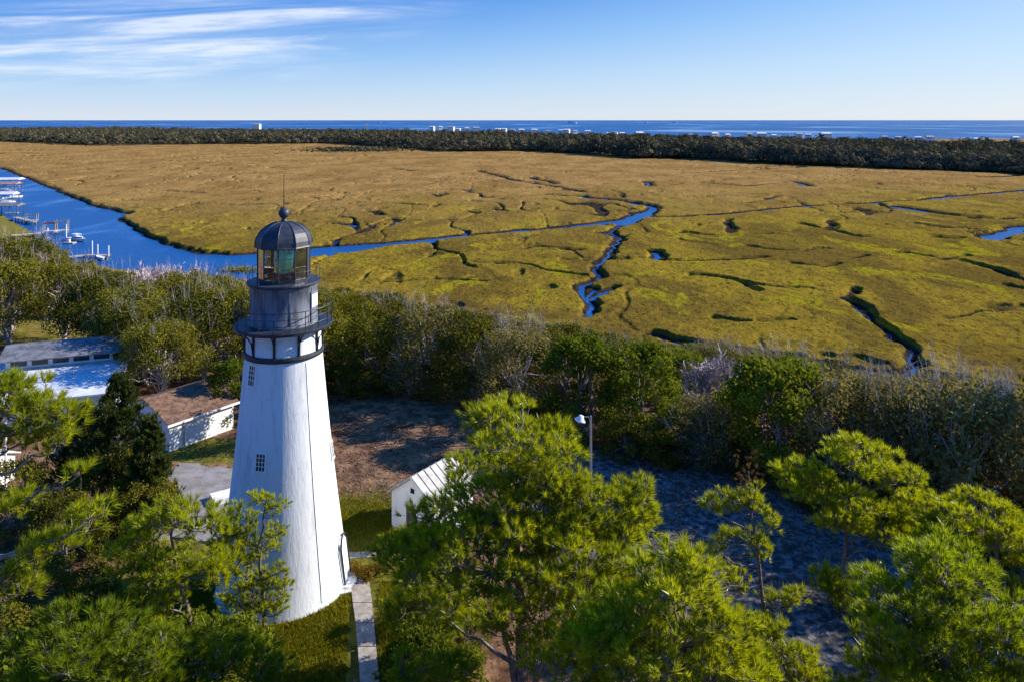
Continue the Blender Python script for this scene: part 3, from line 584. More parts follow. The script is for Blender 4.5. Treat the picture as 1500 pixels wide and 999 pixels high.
# ------------------------------------------------------------------ pines
def tufts(T, D, k, L, wd):
    n = len(T); T = np.repeat(T, k, 0); D = np.repeat(D, k, 0); d = D * .95 + rand_unit(n * k) * .62; d /= np.linalg.norm(d, axis=1)[:, None]
    b = T - D * (rng.random((n * k, 1)) * .16); s = np.cross(d, rand_unit(n * k)); s /= np.linalg.norm(s, axis=1)[:, None] + 1e-9
    ln = L * rng.uniform(.7, 1.1, (n * k, 1)) * np.repeat(rng.uniform(.55, 1.15, (n, 1)), k, 0); V = np.stack([b - s * wd * .5, b + s * wd * .5, b + d * ln], 1).reshape(-1, 3)
    return V, np.arange(len(V)).reshape(-1, 3)
def pine(label, Y, trunk_px, envs, mneedle, seed, clump=.66, dens=1., tr=.17, needle=.36, k=30, dead=None, group=None, wd=.026, fork=False, scale_n=1.):
    global rng
    random.seed(seed); rng = np.random.default_rng(seed); s = Y / FPX
    base = PD(*trunk_px[0], Y); base.z = hz(base.x, Y); root = thing('pine_tree', label, 'pine tree', base, 0, group)
    tp = [Vector((0, 0, -.3))] + [PD(*p, Y) - base for p in trunk_px[1:]]
    pts = []
    for a, b in zip(tp[:-1], tp[1:]):
        for i in range(5): pts.append(a.lerp(b, i / 5) + Vector((random.gauss(0, .04), random.gauss(0, .04), 0)))
    pts.append(tp[-1]); m = len(pts); rad = [tr * (1 - .85 * i / (m - 1)) + .015 for i in range(m)]
    tm = MB(); bm = MB(); tm.tube(pts, rad, 8)
    if fork:
        for sx in (-1, 1): limb(tm, pts[1], pts[1] + Vector((sx * .9, random.uniform(-.5, .5), 4.2)), tr * .6, tr * .3, 7, 5, .05)
    cl = []; lim = []; limbs = []
    for e in envs:
        cx, cy_, rx, ry = e[:4]; dY = e[4] if len(e) > 4 else 0.
        c = PD(cx, cy_, Y + dY) - base; ra = Vector((rx * s, rx * s * .9, ry * s))
        h = math.hypot(c.x, c.y); za = c.z - .28 * h - ra.z * .4; j = max(1, min(min(range(m), key=lambda i: abs(pts[i].z - za)), m - 2))
        limbs.append([pts[j]] if h < .5 else limb(bm, pts[j], c - Vector((0, 0, ra.z * .35)), min(rad[j] * .7, .03 + h * .02), .02, 6, 6, .07, .05))
        n = max(1, int(dens * 1.12 * (ra.x * ra.y + 2 * ra.x * ra.z) / (clump * clump)))
        for i in range(n):
            for _ in range(30):
                d = Vector((random.gauss(0, 1), random.gauss(0, 1), random.gauss(0, 1))).normalized() * random.uniform(.25 if n > 3 else 0., 1.) ** .6
                if n == 1: d *= .1
                p = c + Vector((d.x * max(ra.x - clump * .5, .05), d.y * max(ra.y - clump * .5, .05), d.z * max(ra.z - clump * .35, .05)))
                if all((p - q).length > clump * .55 for q in cl): cl.append(p); lim.append(len(limbs) - 1); break
    Ts = []; Ds = []
    for c, li in zip(cl, lim):
        h = math.hypot(c.x, c.y); low = c - Vector((0, 0, clump * .25)); src = limbs[li]
        if len(src) == 1:
            za = c.z - .4 * h; src = [pts[max(1, min(min(range(m), key=lambda i: abs(pts[i].z - za)), m - 2))]]
        a = min(src, key=lambda p: (p - low).length + .8 * max(0, p.z - low.z)); L = (c - a).length
        lp = limb(bm, a, low, min(.03, .010 + L * .012), .011, 4, 4, .08, random.uniform(-.04, .10))
        cr = clump * random.uniform(.55, 1.3); n = int(random.uniform(13, 20) * scale_n * (cr / .62) ** 2)
        d = rand_unit(n); d[:, 2] = np.where(d[:, 2] < -.3, -d[:, 2], d[:, 2]); p = d * (cr * (.45 + .55 * rng.random(n)))[:, None]; p[:, 2] *= .62
        out = np.array((c.x, c.y, 0.)) / max(h, .5) * .35
        D = d * .8 + out + np.array((0, 0, .55)); D /= np.linalg.norm(D, axis=1)[:, None]; T = p + np.array(c); Ts.append(T); Ds.append(D)
        for i in range(0, n, 2): bm.tube([low.lerp(Vector(lp[3]), .5 * random.random()), Vector(T[i])], [.012, .006], 3, False)
    T = np.concatenate(Ts); D = np.concatenate(Ds)
    V, F = tufts(T, D, k, needle, wd)
    tm.build('trunk', M['bark'], root, True); bm.build('branches', M['twig'], root, True)
    link('needles', mesh_np('needles', V, F), mneedle, root)
    if dead:
        Ts = []
        c = PD(dead[0], dead[1], Y) - base; n = 40; T = np.array(c) + rng.normal(size=(n, 3)) * np.array((dead[2] * s * .5, dead[2] * s * .5, dead[3] * s * .5)); D = rand_unit(n)
        V, F = tufts(T, D, 26, .2, .016); o = link('dead_needles', mesh_np('dead_needles', V, F), M['deadneedle'], root); o['label'] = 'brown dead top'
    return root
BP = lambda Y, z=14.: HY + (CZ - z) * FPX / Y     # pixel row of the ground at a distance
pine('tall broad bright green pine standing in the middle foreground right of the concrete walk', 30, [(768, BP(30)), (762, 900), (755, 760), (765, 600)],
     [(765, 640, 88, 52), (720, 620, 55, 30), (800, 690, 80, 45), (740, 740, 150, 60), (850, 745, 105, 60), (660, 770, 75, 50), (620, 810, 75, 45), (720, 815, 130, 65, -1.5), (840, 830, 130, 70, -1.5), (930, 720, 38, 36), (925, 760, 45, 36), (640, 880, 85, 45, 1.), (800, 905, 110, 45, -1.), (900, 885, 80, 60)],
     M['pine'], 101, dens=1.0, tr=.26, fork=True)
pine('bright yellow green pine crown in the lower centre right, in front of the tallest pine', 24, [(1010, BP(24)), (1010, 1100), (1000, 905)],
     [(985, 850, 90, 50), (1000, 920, 150, 75), (910, 930, 95, 70), (1065, 960, 70, 50), (960, 1010, 190, 70), (1085, 1015, 70, 50), (860, 985, 60, 50)], M['pine'], 102, dens=1.05, tr=.2)
pine('thin sparse pine with a brown dead top and a long bare trunk', 33, [(1135, BP(33)), (1125, 950), (1108, 800), (1096, 690)],
     [(1070, 735, 38, 20), (1105, 730, 30, 24), (1045, 740, 20, 14), (1128, 765, 20, 20), (1065, 785, 34, 16), (1040, 800, 28, 18), (1110, 800, 26, 22), (1150, 870, 40, 28), (1080, 850, 34, 22), (1110, 920, 40, 26)], M['pine'], 103, clump=.5, dens=.75, tr=.12, dead=(1095, 695, 22, 28))
pine('pine with a flat clumped crown and bare lower trunk, right of the sparse pine', 38, [(1212, BP(38, 13)), (1222, 930), (1238, 820), (1246, 665)],
     [(1170, 690, 40, 26), (1190, 715, 50, 28), (1265, 670, 65, 34), (1310, 695, 50, 26), (1235, 740, 80, 36), (1290, 770, 70, 36), (1330, 750, 50, 34), (1240, 865, 56, 30), (1215, 850, 40, 20)], M['pine'], 104, dens=.9, tr=.19)
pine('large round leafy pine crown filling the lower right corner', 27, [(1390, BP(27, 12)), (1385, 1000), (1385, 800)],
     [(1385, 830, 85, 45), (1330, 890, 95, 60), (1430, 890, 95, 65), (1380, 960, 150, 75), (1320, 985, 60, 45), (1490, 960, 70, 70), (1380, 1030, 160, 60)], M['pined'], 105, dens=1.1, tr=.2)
pine('pine crown at the right edge behind the large corner pine', 35, [(1470, BP(35, 12)), (1465, 900), (1455, 735)],
     [(1440, 755, 85, 32), (1400, 775, 60, 30), (1490, 790, 60, 40), (1500, 850, 50, 45), (1350, 800, 40, 30)], M['pine'], 106, dens=1., tr=.17)
pine('bright pine at the left edge with long bare grey branches', 24, [(-45, BP(24)), (-40, 900), (-30, 700), (20, 560)],
     [(52, 588, 64, 42), (10, 575, 46, 34), (100, 605, 30, 26), (85, 640, 42, 36), (30, 640, 50, 30), (20, 740, 40, 24), (65, 800, 45, 24), (125, 760, 34, 26), (25, 845, 45, 28), (150, 745, 26, 26), (115, 690, 20, 14)], M['pine'], 107, dens=1., tr=.16)
pine('crooked open pine left of the lighthouse foot, needles against dark shade', 31, [(300, BP(31)), (275, 900), (258, 830), (250, 755)],
     [(245, 760, 60, 26), (200, 790, 48, 28), (300, 770, 44, 26), (180, 830, 40, 24), (250, 825, 60, 30), (310, 830, 44, 32), (230, 875, 60, 30)], M['pine'], 108, clump=.55, dens=.95, tr=.12)
pine('scraggly pine reaching across the shaded side of the lighthouse', 34.3, [(395, BP(34.3)), (385, 880), (378, 800), (392, 728)],
     [(378, 728, 22, 14), (398, 745, 22, 14), (402, 778, 20, 14), (345, 770, 44, 28), (385, 800, 30, 18), (345, 825, 46, 34), (398, 850, 32, 24), (412, 832, 16, 12), (365, 875, 52, 32), (405, 885, 26, 20), (330, 790, 36, 30)], M['pine'], 109, clump=.45, dens=1.15, tr=.09, needle=.24)
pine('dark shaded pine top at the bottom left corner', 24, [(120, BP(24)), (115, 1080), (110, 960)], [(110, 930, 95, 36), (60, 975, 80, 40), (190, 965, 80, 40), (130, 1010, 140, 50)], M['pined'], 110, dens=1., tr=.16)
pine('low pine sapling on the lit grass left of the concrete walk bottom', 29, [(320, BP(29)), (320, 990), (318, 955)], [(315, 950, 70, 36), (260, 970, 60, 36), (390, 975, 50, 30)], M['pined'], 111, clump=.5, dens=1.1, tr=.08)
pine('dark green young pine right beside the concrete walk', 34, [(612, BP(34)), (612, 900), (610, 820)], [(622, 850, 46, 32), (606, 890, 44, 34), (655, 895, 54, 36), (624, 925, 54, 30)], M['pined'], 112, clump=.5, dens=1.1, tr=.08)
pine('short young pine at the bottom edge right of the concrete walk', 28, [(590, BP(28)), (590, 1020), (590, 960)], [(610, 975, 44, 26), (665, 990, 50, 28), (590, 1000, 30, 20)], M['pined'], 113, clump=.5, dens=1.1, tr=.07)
pine('young pine at the foot of the thin sparse pine in the lower right', 31, [(1150, BP(31)), (1150, 1010), (1148, 950)], [(1150, 965, 52, 34), (1110, 985, 40, 28), (1185, 990, 36, 26), (1135, 925, 30, 20)], M['pine'], 114, clump=.5, dens=1., tr=.07)
# dark cedar
def cedar(label, Y, base_px, top_py, halfw, seed):
    global rng
    random.seed(seed); rng = np.random.default_rng(seed)
    b = PD(base_px, BP(Y), Y); b.z = hz(b.x, Y); H = PD(base_px, top_py, Y).z - b.z; root = thing('cedar_tree', label, 'cedar tree', b)
    tm = MB(); tm.tube([(0, 0, -.2), (0, .05, H * .5), (.05, 0, H * .97)], [.16, .10, .02], 7); Ts = []; Ds = []
    for i in range(150):
        z = H * random.uniform(.04, .97); r = halfw * (1 - (z / H) ** 1.5) * random.uniform(.65, 1.1) + .15; a = random.uniform(0, 6.28)
        e = Vector((r * math.cos(a), r * math.sin(a), z + r * random.uniform(.1, .55))); limb(tm, (0, 0, z * .97), e, .03, .01, 4, 3, .06)
        n = 26; t = np.sqrt(rng.random(n)) ; p = np.array((0, 0, z))[None] + (np.array(e) - np.array((0, 0, z)))[None] * t[:, None] + rng.normal(size=(n, 3)) * .13
        Ts.append(p); Ds.append(np.tile(np.array((e.normalized() * .7 + Vector((0, 0, .6))).normalized()), (n, 1)))
    V, F = tufts(np.concatenate(Ts), np.concatenate(Ds), 16, .26, .045)
    tm.build('trunk', M['oakbark'], root); link('foliage', mesh_np('foliage', V, F), M['cedar'], root)
cedar('dark pointed cedar between the left pine and the old garage', 47, 172, 548, 3.1, 201)
cedar('dark cedar between the left pine crown and the taller cedar', 50, 126, 592, 2.2, 203)
cedar('smaller dark cedar in front of the garage wall', 45, 220, 610, 1.7, 202)

# ------------------------------------------------------------------ lighthouse
LB = Vector((-11.93, 40., 14.)); LB.z = 13.95
lh = thing('lighthouse', 'tall white conical lighthouse with black gallery and domed lantern', 'lighthouse', LB)
cd = Vector((-LB.x, -LB.y, 0)).normalized(); CA = math.atan2(cd.y, cd.x)     # azimuth from the tower to the camera
prof = [(3.52, -.4), (3.38, .15), (3.30, .4), (3.06, 2.), (2.80, 4.), (2.56, 6.), (2.335, 8.), (2.14, 10.), (1.985, 11.7), (1.955, 12.1)]
def rt(z): return float(np.interp(z, [p[1] for p in prof], [p[0] for p in prof]))
MB().lathe(prof + [(1.90, 12.3), (1.88, 13.5)], 96).build('tower_wall', M['tower'], lh, True)
MB().lathe([(1.94, 12.02), (2.03, 12.04), (2.05, 12.16), (2.03, 12.28), (1.92, 12.3)], 72).build('belt_ring', M['black'], lh)
gd = MB(); gd.lathe([(1.5, 13.42), (2.40, 13.42), (2.50, 13.46), (2.52, 13.58), (2.46, 13.62), (1.5, 13.62)], 72).build('gallery_deck', M['black'], lh)
nb = 10
for k in range(nb):
    q = CA + R(-14) + 2 * math.pi * k / nb; Mx = Matrix.Rotation(q, 4, 'Z'); b = MB()
    b.tube([Mx @ Vector(p) for p in ((1.95, 0, 12.30), (1.97, 0, 12.55), (2.05, 0, 12.95), (2.25, 0, 13.25), (2.42, 0, 13.40))], [.05, .045, .04, .04, .04], 6)
    b.box(1.89, 1.97, -.06, .06, 12.3, 13.41, Mx); b.build('bracket', M['black'], lh)
def ring_rail(r, z, rad, n=64):
    b = MB(); pts = [Vector((r * math.cos(2 * math.pi * k / n), r * math.sin(2 * math.pi * k / n), z)) for k in range(n + 1)]; b.tube(pts, rad, 6, False); return b
rl = thing('gallery_railing', None, None); rl.parent = lh
for z in (13.95, 14.28, 14.60): ring_rail(2.46, z, .022 if z > 14.5 else .014).build('rail', M['black'], rl)
for k in range(20):
    q = 2 * math.pi * (k + .3) / 20; MB().tube([(2.46 * math.cos(q), 2.46 * math.sin(q), 13.6), (2.46 * math.cos(q), 2.46 * math.sin(q), 14.62)], .022, 6).build('post', M['black'], rl)
wr = MB().lathe([(1.74, 13.6), (1.74, 13.72), (1.70, 13.74), (1.69, 15.5), (1.74, 15.55), (1.76, 15.66), (1.0, 15.66)], 80).build('watch_room', M['drum'], lh, True)
for a_ in range(8):
    q = CA + R(10) + a_ * math.pi / 4; MB().box(1.685, 1.715, -.035, .035, 13.75, 15.5, Matrix.Rotation(q, 4, 'Z')).build('seam_strip', M['drum'], wr)
Mx = Matrix.Rotation(CA + R(62), 4, 'Z'); dr = MB().box(1.66, 1.725, -.36, .36, 13.66, 15.3, Mx).build('gallery_door', M['drum'], lh)
MB().box(1.72, 1.74, -.30, .30, 14.5, 15.15, Mx).build('panel', M['white'], dr)
MB().lathe([(1.2, 15.66), (1.84, 15.66), (1.87, 15.72), (1.86, 15.80), (1.2, 15.82)], 72).build('lantern_gallery', M['dome'], lh)
lr = thing('lantern_railing', None, None); lr.parent = lh
ring_rail(1.82, 16.45, .012).build('rail', M['black'], lr)
for k in range(14):
    q = 2 * math.pi * (k + .5) / 14; MB().tube([(1.82 * math.cos(q), 1.82 * math.sin(q), 15.8), (1.82 * math.cos(q), 1.82 * math.sin(q), 16.46)], .012, 5).build('post', M['black'], lr)
NL = 10; A0 = CA + math.pi / NL + R(6)
MB().lathe([(1.36, 15.81), (1.36, 15.98), (1.24, 15.98), (1.24, 15.81)], NL, A0).build('lantern_sill', M['black'], lh)
def lp(k, r): q = A0 + 2 * math.pi * k / NL; return Vector((r * math.cos(q), r * math.sin(q), 0))
for k in range(NL):
    p = lp(k, 1.32); MB().tube([p + Vector((0, 0, 15.97)), p + Vector((0, 0, 17.6))], .032, 6).build('mullion', M['black'], lh)
    a, b = lp(k, 1.30), lp(k + 1, 1.30); d = (b - a); n = Vector((d.y, -d.x, 0)).normalized() * .008
    e0, e1 = a.lerp(b, .04), a.lerp(b, .96)
    g = MB().add([e0 - n + Vector((0, 0, 15.99)), e1 - n + Vector((0, 0, 15.99)), e1 - n + Vector((0, 0, 17.58)), e0 - n + Vector((0, 0, 17.58)), e0 + n + Vector((0, 0, 15.99)), e1 + n + Vector((0, 0, 15.99)), e1 + n + Vector((0, 0, 17.58)), e0 + n + Vector((0, 0, 17.58))],
                 [(0, 1, 2, 3), (7, 6, 5, 4), (0, 4, 5, 1), (1, 5, 6, 2), (2, 6, 7, 3), (3, 7, 4, 0)])
    o = g.build('blank_panel' if k == 1 else 'glass_pane', M['dome'] if k == 1 else M['glass'], lh)
    for z in (16.5, 17.05): MB().tube([a + Vector((0, 0, z)), b + Vector((0, 0, z))], .010, 4).build('glazing_bar', M['black'], o)
lens = thing('fresnel_lens', None, None); lens.parent = lh
MB().lathe([(.0, 15.83), (.45, 15.83), (.45, 15.9), (.12, 15.95), (.12, 16.1), (.46, 16.12), (.46, 16.16), (0, 16.17)], 24).build('pedestal', M['dome'], lens)
pr = [(.30, 16.18)]
for i in range(12):
    z0 = 16.2 + i * .105; r = .50 * math.sqrt(max(.08, 1 - ((i - 5.2) / 7.2) ** 2)); pr += [(r * .93, z0), (r, z0 + .05), (r * .93, z0 + .10)]
MB().lathe(pr, 40).build('prisms', M['lens'], lens)
MB().lathe([(0, 16.5), (.11, 16.55), (.13, 16.8), (.09, 17.0), (0, 17.05)], 16).build('bulb_changer', mat('lamp_white', (.7, .75, .78), .3), lens, True)
fr = MB(); [fr.tube([(.51 * math.cos(q) * f_, .51 * math.sin(q) * f_, z) for f_, z in ((.72, 16.18), (.95, 16.5), (1.02, 16.8), (.93, 17.15), (.55, 17.46))], .012, 4) for q in [k * math.pi / 4 + .2 for k in range(8)]]
fr.build('brass_frame', mat('brass', (.45, .32, .10), .35, .9), lens)
dp = []
for i in range(9):
    t = i / 8; dp.append((1.44 * math.cos(t * math.pi / 2 * .93) + .02, 17.66 + 1.18 * math.sin(t * math.pi / 2)))
dome = MB().lathe([(1.20, 17.56), (1.46, 17.56), (1.50, 17.60), (1.47, 17.66)] + dp, NL, A0).build('dome_roof', M['dome'], lh)
for k in range(NL):
    q = A0 + 2 * math.pi * k / NL; MB().tube([((r + .01) * math.cos(q), (r + .01) * math.sin(q), z) for r, z in dp], .022, 5).build('rib', M['dome'], dome)
MB().lathe([(.17, 18.78), (.20, 18.86), (.13, 18.95), (.12, 19.03), (.20, 19.08), (.27, 19.2), (.28, 19.3), (.25, 19.42), (.15, 19.52), (.04, 19.57), (.0, 19.58)], 28).build('ventilator_ball', M['dome'], lh, True)
MB().tube([(0, 0, 19.55), (0, 0, 20.2), (0, 0, 21.4)], [.03, .02, .008], 6).build('lightning_rod', M['black'], lh)
def on_wall(a, z): return Matrix.Translation((0, 0, z)) @ Matrix.Rotation(CA + R(a), 4, 'Z') @ Matrix.Translation((rt(z), 0, 0)) @ Matrix.Rotation(R(-6.7), 4, 'Y')
def sash(a, z, w_, h, rows=4, cols=3):
    Mx = on_wall(a, z); f = MB()
    for sx in (-1, 1): f.box(-.10, .05, sx * w_ / 2 - .035, sx * w_ / 2 + .035, -h / 2 - .03, h / 2 + .03, Mx)
    f.box(-.10, .048, -w_ / 2, w_ / 2, h / 2 - .02, h / 2 + .04, Mx); f.box(-.10, .09, -w_ / 2 - .06, w_ / 2 + .06, -h / 2 - .09, -h / 2 - .02, Mx)
    for i in range(1, cols): y = -w_ / 2 + w_ * i / cols; f.box(-.02, .035, y - .016, y + .016, -h / 2, h / 2, Mx)
    for i in range(1, rows): zz = -h / 2 + h * i / rows; f.box(-.02, .030, -w_ / 2, w_ / 2, zz - .016, zz + .016, Mx)
    o = MB().box(-.10, .022, -w_ / 2 + .02, w_ / 2 - .02, -h / 2, h / 2, Mx).build('window', M['darkglass'], lh); f.build('frame', M['white'], o)
sash(-27, 7.35, .52, .80); sash(-49, 11.4, .50, .95); sash(76, 6.9, .45, .8)
pts = []
for i in range(20): z = .3 + i * 11.6 / 19; q = CA + R(33); pts.append((rt(z) * math.cos(q) * 1.006, rt(z) * math.sin(q) * 1.006, z))
MB().tube(pts, .016, 5).build('conduit', M['white'], lh)
Mx = on_wall(72, 1.35); d = MB().box(-.5, .06, -.5, .5, -1.1, .9, Mx); d.build('entrance_door', M['white'], lh)
fr = MB(); fr.tube([Mx @ Vector((.08, -.58, -1.1)), Mx @ Vector((.08, -.58, .7)), Mx @ Vector((.08, -.35, 1.1)), Mx @ Vector((.08, 0, 1.25)), Mx @ Vector((.08, .35, 1.1)), Mx @ Vector((.08, .58, .7)), Mx @ Vector((.08, .58, -1.1))], .05, 6); fr.build('door_surround', M['black'], lh)
q0 = CA + R(70); st = MB()
for rr_, zz in ((1.0, .15), (.7, .28)):
    c = Vector((3.15 * math.cos(q0), 3.15 * math.sin(q0), 0)); st.prism([(c.x + rr_ * math.cos(q0 + t), c.y + rr_ * math.sin(q0 + t)) for t in np.linspace(-1.7, 1.7, 18)], -.2 if zz < .2 else .151, zz)
st.build('door_step', M['white'], lh)

# ------------------------------------------------------------------ walk, drives
def slab_quad(mb, a, b, c, d, z0, z1): mb.prism([a, b, c, d], z0, z1)
L = [G(513, 853, 14.), G(517, 885, 14.), G(521, 915, 14.), G(524, 950, 14.), G(528, 1010, 14)]; Rr_ = [G(541, 853, 14.), G(545, 885, 14.), G(548, 915, 14.), G(551, 950, 14.), G(556, 1010, 14)]
wk = MB()
for i in range(4):
    a, b, c, d = L[i], Rr_[i], Rr_[i + 1], L[i + 1]
    slab_quad(wk, a.lerp(d, .02), b.lerp(c, .02), c.lerp(b, .02), d.lerp(a, .02), 13.6, 14.10 + .012 * i)
a, b = G(505, 811, 14.), G(560, 809, 14.); c, d = G(560, 817, 14.), G(505, 820, 14.); wk.prism([d, c, b, a], 13.6, 14.10)
tag(wk.build('walkway', M['concrete']), kind='structure')
def drape(name, poly, m, off=.06):
    poly = np.array([p[:2] for p in poly]); x0, y0 = poly.min(0); x1, y1 = poly.max(0); xs = np.arange(x0, x1, .14); ys = np.arange(y0, y1, .14); XX, YY = np.meshgrid(xs, ys)
    ins = np.zeros(XX.shape, bool); cxx, cyy = XX[:-1, :-1] + (fbm(XX[:-1, :-1] * .8, YY[:-1, :-1] * .8, 4, 9) - .5) * 1.6, YY[:-1, :-1] + (fbm(XX[:-1, :-1] * .8, YY[:-1, :-1] * .8, 4, 19) - .5) * 1.6; ins = np.zeros(cxx.shape, bool)
    for i in range(len(poly)):
        p, q_ = poly[i], poly[(i + 1) % len(poly)]; ins ^= ((p[1] > cyy) != (q_[1] > cyy)) & (cxx < (q_[0] - p[0]) * (cyy - p[1]) / (q_[1] - p[1] + 1e-9) + p[0])
    idx = np.arange(XX.size).reshape(XX.shape); F = np.stack([idx[:-1, :-1], idx[:-1, 1:], idx[1:, 1:], idx[1:, :-1]], -1)[ins]
    V = np.stack([XX, YY, hill(XX, YY) + off], -1).reshape(-1, 3); ui, inv = np.unique(F, return_inverse=True)
    return tag(link(name, mesh_np(name, V[ui], inv.reshape(F.shape)), m, smooth=True), kind='structure')
drape('gravel_drive', [G(*p, 14.) for p in ((180, 760), (240, 690), (270, 678), (350, 690), (420, 700), (420, 760), (330, 790), (240, 800))], mat('grey_gravel', (.30, .28, .265), .95, c2=(.20, .18, .165), scale=1.2, bump=.5, bscale=14))
ps = MB().box(-.9, .9, -.6, .6, -.3, .35); o = ps.build('concrete_block', M['white'], loc=(*G(332, 728, 14.1)[:2], 14.)); o.rotation_euler.z = .6; tag(o, 'low white concrete slab at the shaded foot of the lighthouse beside the gravel', 'slab')

# ------------------------------------------------------------------ buildings in the yard
def gable(name, label, cat, corner, ax, Lx, Wd, eave, ridge, mw, mr, over=.25, zb=14.):
    """corner: ground corner; ax: unit direction of the ridge; width runs to its left"""
    rz = math.atan2(ax[1], ax[0]); o = thing(name, label, cat, (corner[0], corner[1], zb), rz); w_ = MB()
    w_.add([(0, 0, -.3), (Lx, 0, -.3), (Lx, Wd, -.3), (0, Wd, -.3), (0, 0, eave), (Lx, 0, eave), (Lx, Wd, eave), (0, Wd, eave), (0, Wd / 2, ridge), (Lx, Wd / 2, ridge)],
           [(0, 1, 5, 4), (2, 3, 7, 6), (3, 0, 4, 8, 7), (1, 2, 6, 9, 5)]); w_.build('wall', mw, o)
    r = MB(); sl = (ridge - eave) / (Wd / 2)
    for s in (0, 1):
        y0, y1 = (-over, Wd / 2) if s == 0 else (Wd + over, Wd / 2); z0 = eave - sl * over + .03; z1 = ridge + .03; t = .07
        r.add([(-over, y0, z0), (Lx + over, y0, z0), (Lx + over, y1, z1), (-over, y1, z1), (-over, y0, z0 + t), (Lx + over, y0, z0 + t), (Lx + over, y1, z1 + t), (-over, y1, z1 + t)], [(0, 1, 2, 3), (7, 6, 5, 4), (0, 4, 5, 1), (1, 5, 6, 2), (2, 6, 7, 3), (3, 7, 4, 0)])
    rf = r.build('roof', mr, o); return o, rf, sl
# oil house
c = G(594.5, 783, 14.); ax = Vector((.57, .82, 0)).normalized()
sh, rf, sl = gable('oil_house', 'small white gabled brick oil house with ribbed tin roof behind the tall pine', 'shed', (c.x + 1.75, c.y - 1.0), ax, 3.6, 3.3, 2.15, 3.35, M['white'], M['tin'], .22)
ribs = MB()
for i in range(8):
    x = -.15 + i * 3.9 / 7
    for y0, y1 in ((-.21, 1.64), (3.51, 1.66)): z0 = 2.15 - sl * .21 + .10; ribs.tube([(x, y0, z0 + .02), (x, y1, 3.35 + .12)], .025, 4)
ribs.build('standing_seam', M['tin'], rf)
dr = MB().box(-.05, .03, 1.3, 2.1, 0, 1.6).build('door', M['dwood'], sh); MB().box(-.07, -.05, 1.22, 1.3, .0, 1.68).build('frame', M['white'], dr)
MB().box(-.04, .03, 1.52, 1.78, 2.45, 2.72).build('gable_vent', M['darkglass'], sh)
# old garage
a = G(248.6, 661.7, 14.); b = G(342, 627, 14.); ax = (b - a).normalized()
gr, rf, sl = gable('old_garage', 'old white garage under a brown roof strewn with pine straw', 'garage', (a.x, a.y), ax, (b - a).length, 6.2, 2.15, 3.2, M['white'], M['roofbrown'], .3)
fs = MB().box(-.34, (b - a).length + .34, -.36, -.31, 1.93, 2.09).build('fascia', M['white'], rf)
MB().tube([(1.1, -.35, 2.0), (1.1, -.08, 1.8), (1.1, -.08, 0)], .045, 6).build('downpipe', M['galv'], gr)
# house with a white low roof and raised middle
hs = thing('white_house', 'low white house with flat white roof and raised grey middle roof', 'house', (G(165, 560, 16.6).x, G(165, 560, 16.6).y + 2.2, 14.), R(200))
MB().box(.3, 15.7, -7.4, 3.9, -.5, 2.35).build('wall', M['white'], hs)
MB().add([(0, 4.4, 2.40), (16, 4.4, 2.40), (16, -3.4, 3.35), (0, -3.4, 3.35), (0, -7.8, 2.75), (16, -7.8, 2.75), (0, 4.4, 2.52), (16, 4.4, 2.52), (16, -3.4, 3.47), (0, -3.4, 3.47), (0, -7.8, 2.87), (16, -7.8, 2.87)],
         [(6, 9, 8, 7), (9, 10, 11, 8), (0, 1, 2, 3), (3, 2, 5, 4), (0, 6, 7, 1), (4, 5, 11, 10), (0, 3, 4, 10, 9, 6), (1, 7, 8, 11, 5, 2)]).build('roof', M['roofwhite'], hs)
up = MB().box(1.3, 9.3, -6.6, -2.1, 3.0, 4.05).build('upper_wall', M['white'], hs)
for i in range(5): MB().box(1.55 + i * 1.55, 2.75 + i * 1.55, -2.13, -2.06, 3.48, 3.95).build('window', M['darkglass'], up)
for i in range(3): MB().box(1.26, 1.34, -6.3 + i * 1.4, -5.3 + i * 1.4, 3.5, 3.95).build('window', M['darkglass'], up)
MB().add([(.6, -1.4, 4.05), (9.8, -1.4, 4.05), (9.8, -4.3, 4.7), (.6, -4.3, 4.7), (.6, -7.2, 4.05), (9.8, -7.2, 4.05), (.6, -1.4, 4.13), (9.8, -1.4, 4.13), (9.8, -4.3, 4.78), (.6, -4.3, 4.78), (.6, -7.2, 4.13), (9.8, -7.2, 4.13)],
         [(6, 9, 8, 7), (9, 10, 11, 8), (0, 1, 2, 3), (3, 2, 5, 4), (0, 6, 7, 1), (4, 5, 11, 10), (0, 3, 4, 10, 9, 6), (1, 7, 8, 11, 5, 2)]).build('upper_roof', M['roofgrey'], hs)
MB().box(9.9, 10.6, -2.4, -1.7, 3.0, 4.2).build('chimney', M['white'], hs)
for x, y in ((4, .2), (8, .4), (12.5, -.8)): MB().tube([(x, y, 2.9), (x, y, 3.3)], .06, 8).build('vent_pipe', M['galv'], hs)
ws, rf, sl = gable('white_shed', 'corner of a white shed glimpsed through the left pine branches', 'shed', tuple(G(22, 700, 14.)[:2]), Vector((-1, .25, 0)).normalized(), 3, 2.4, 1.7, 2.2, M['white'], M['roofwhite'])
wp = MB(); b = G(8, 712, 14.); wp.tube([(0, 0, -.2), (0, 0, 4.2)], .07, 8); o = wp.build('white_pole', M['white'], loc=(b.x, b.y, 14)); tag(o, 'slim white pole seen through the pine at the left edge', 'pole')
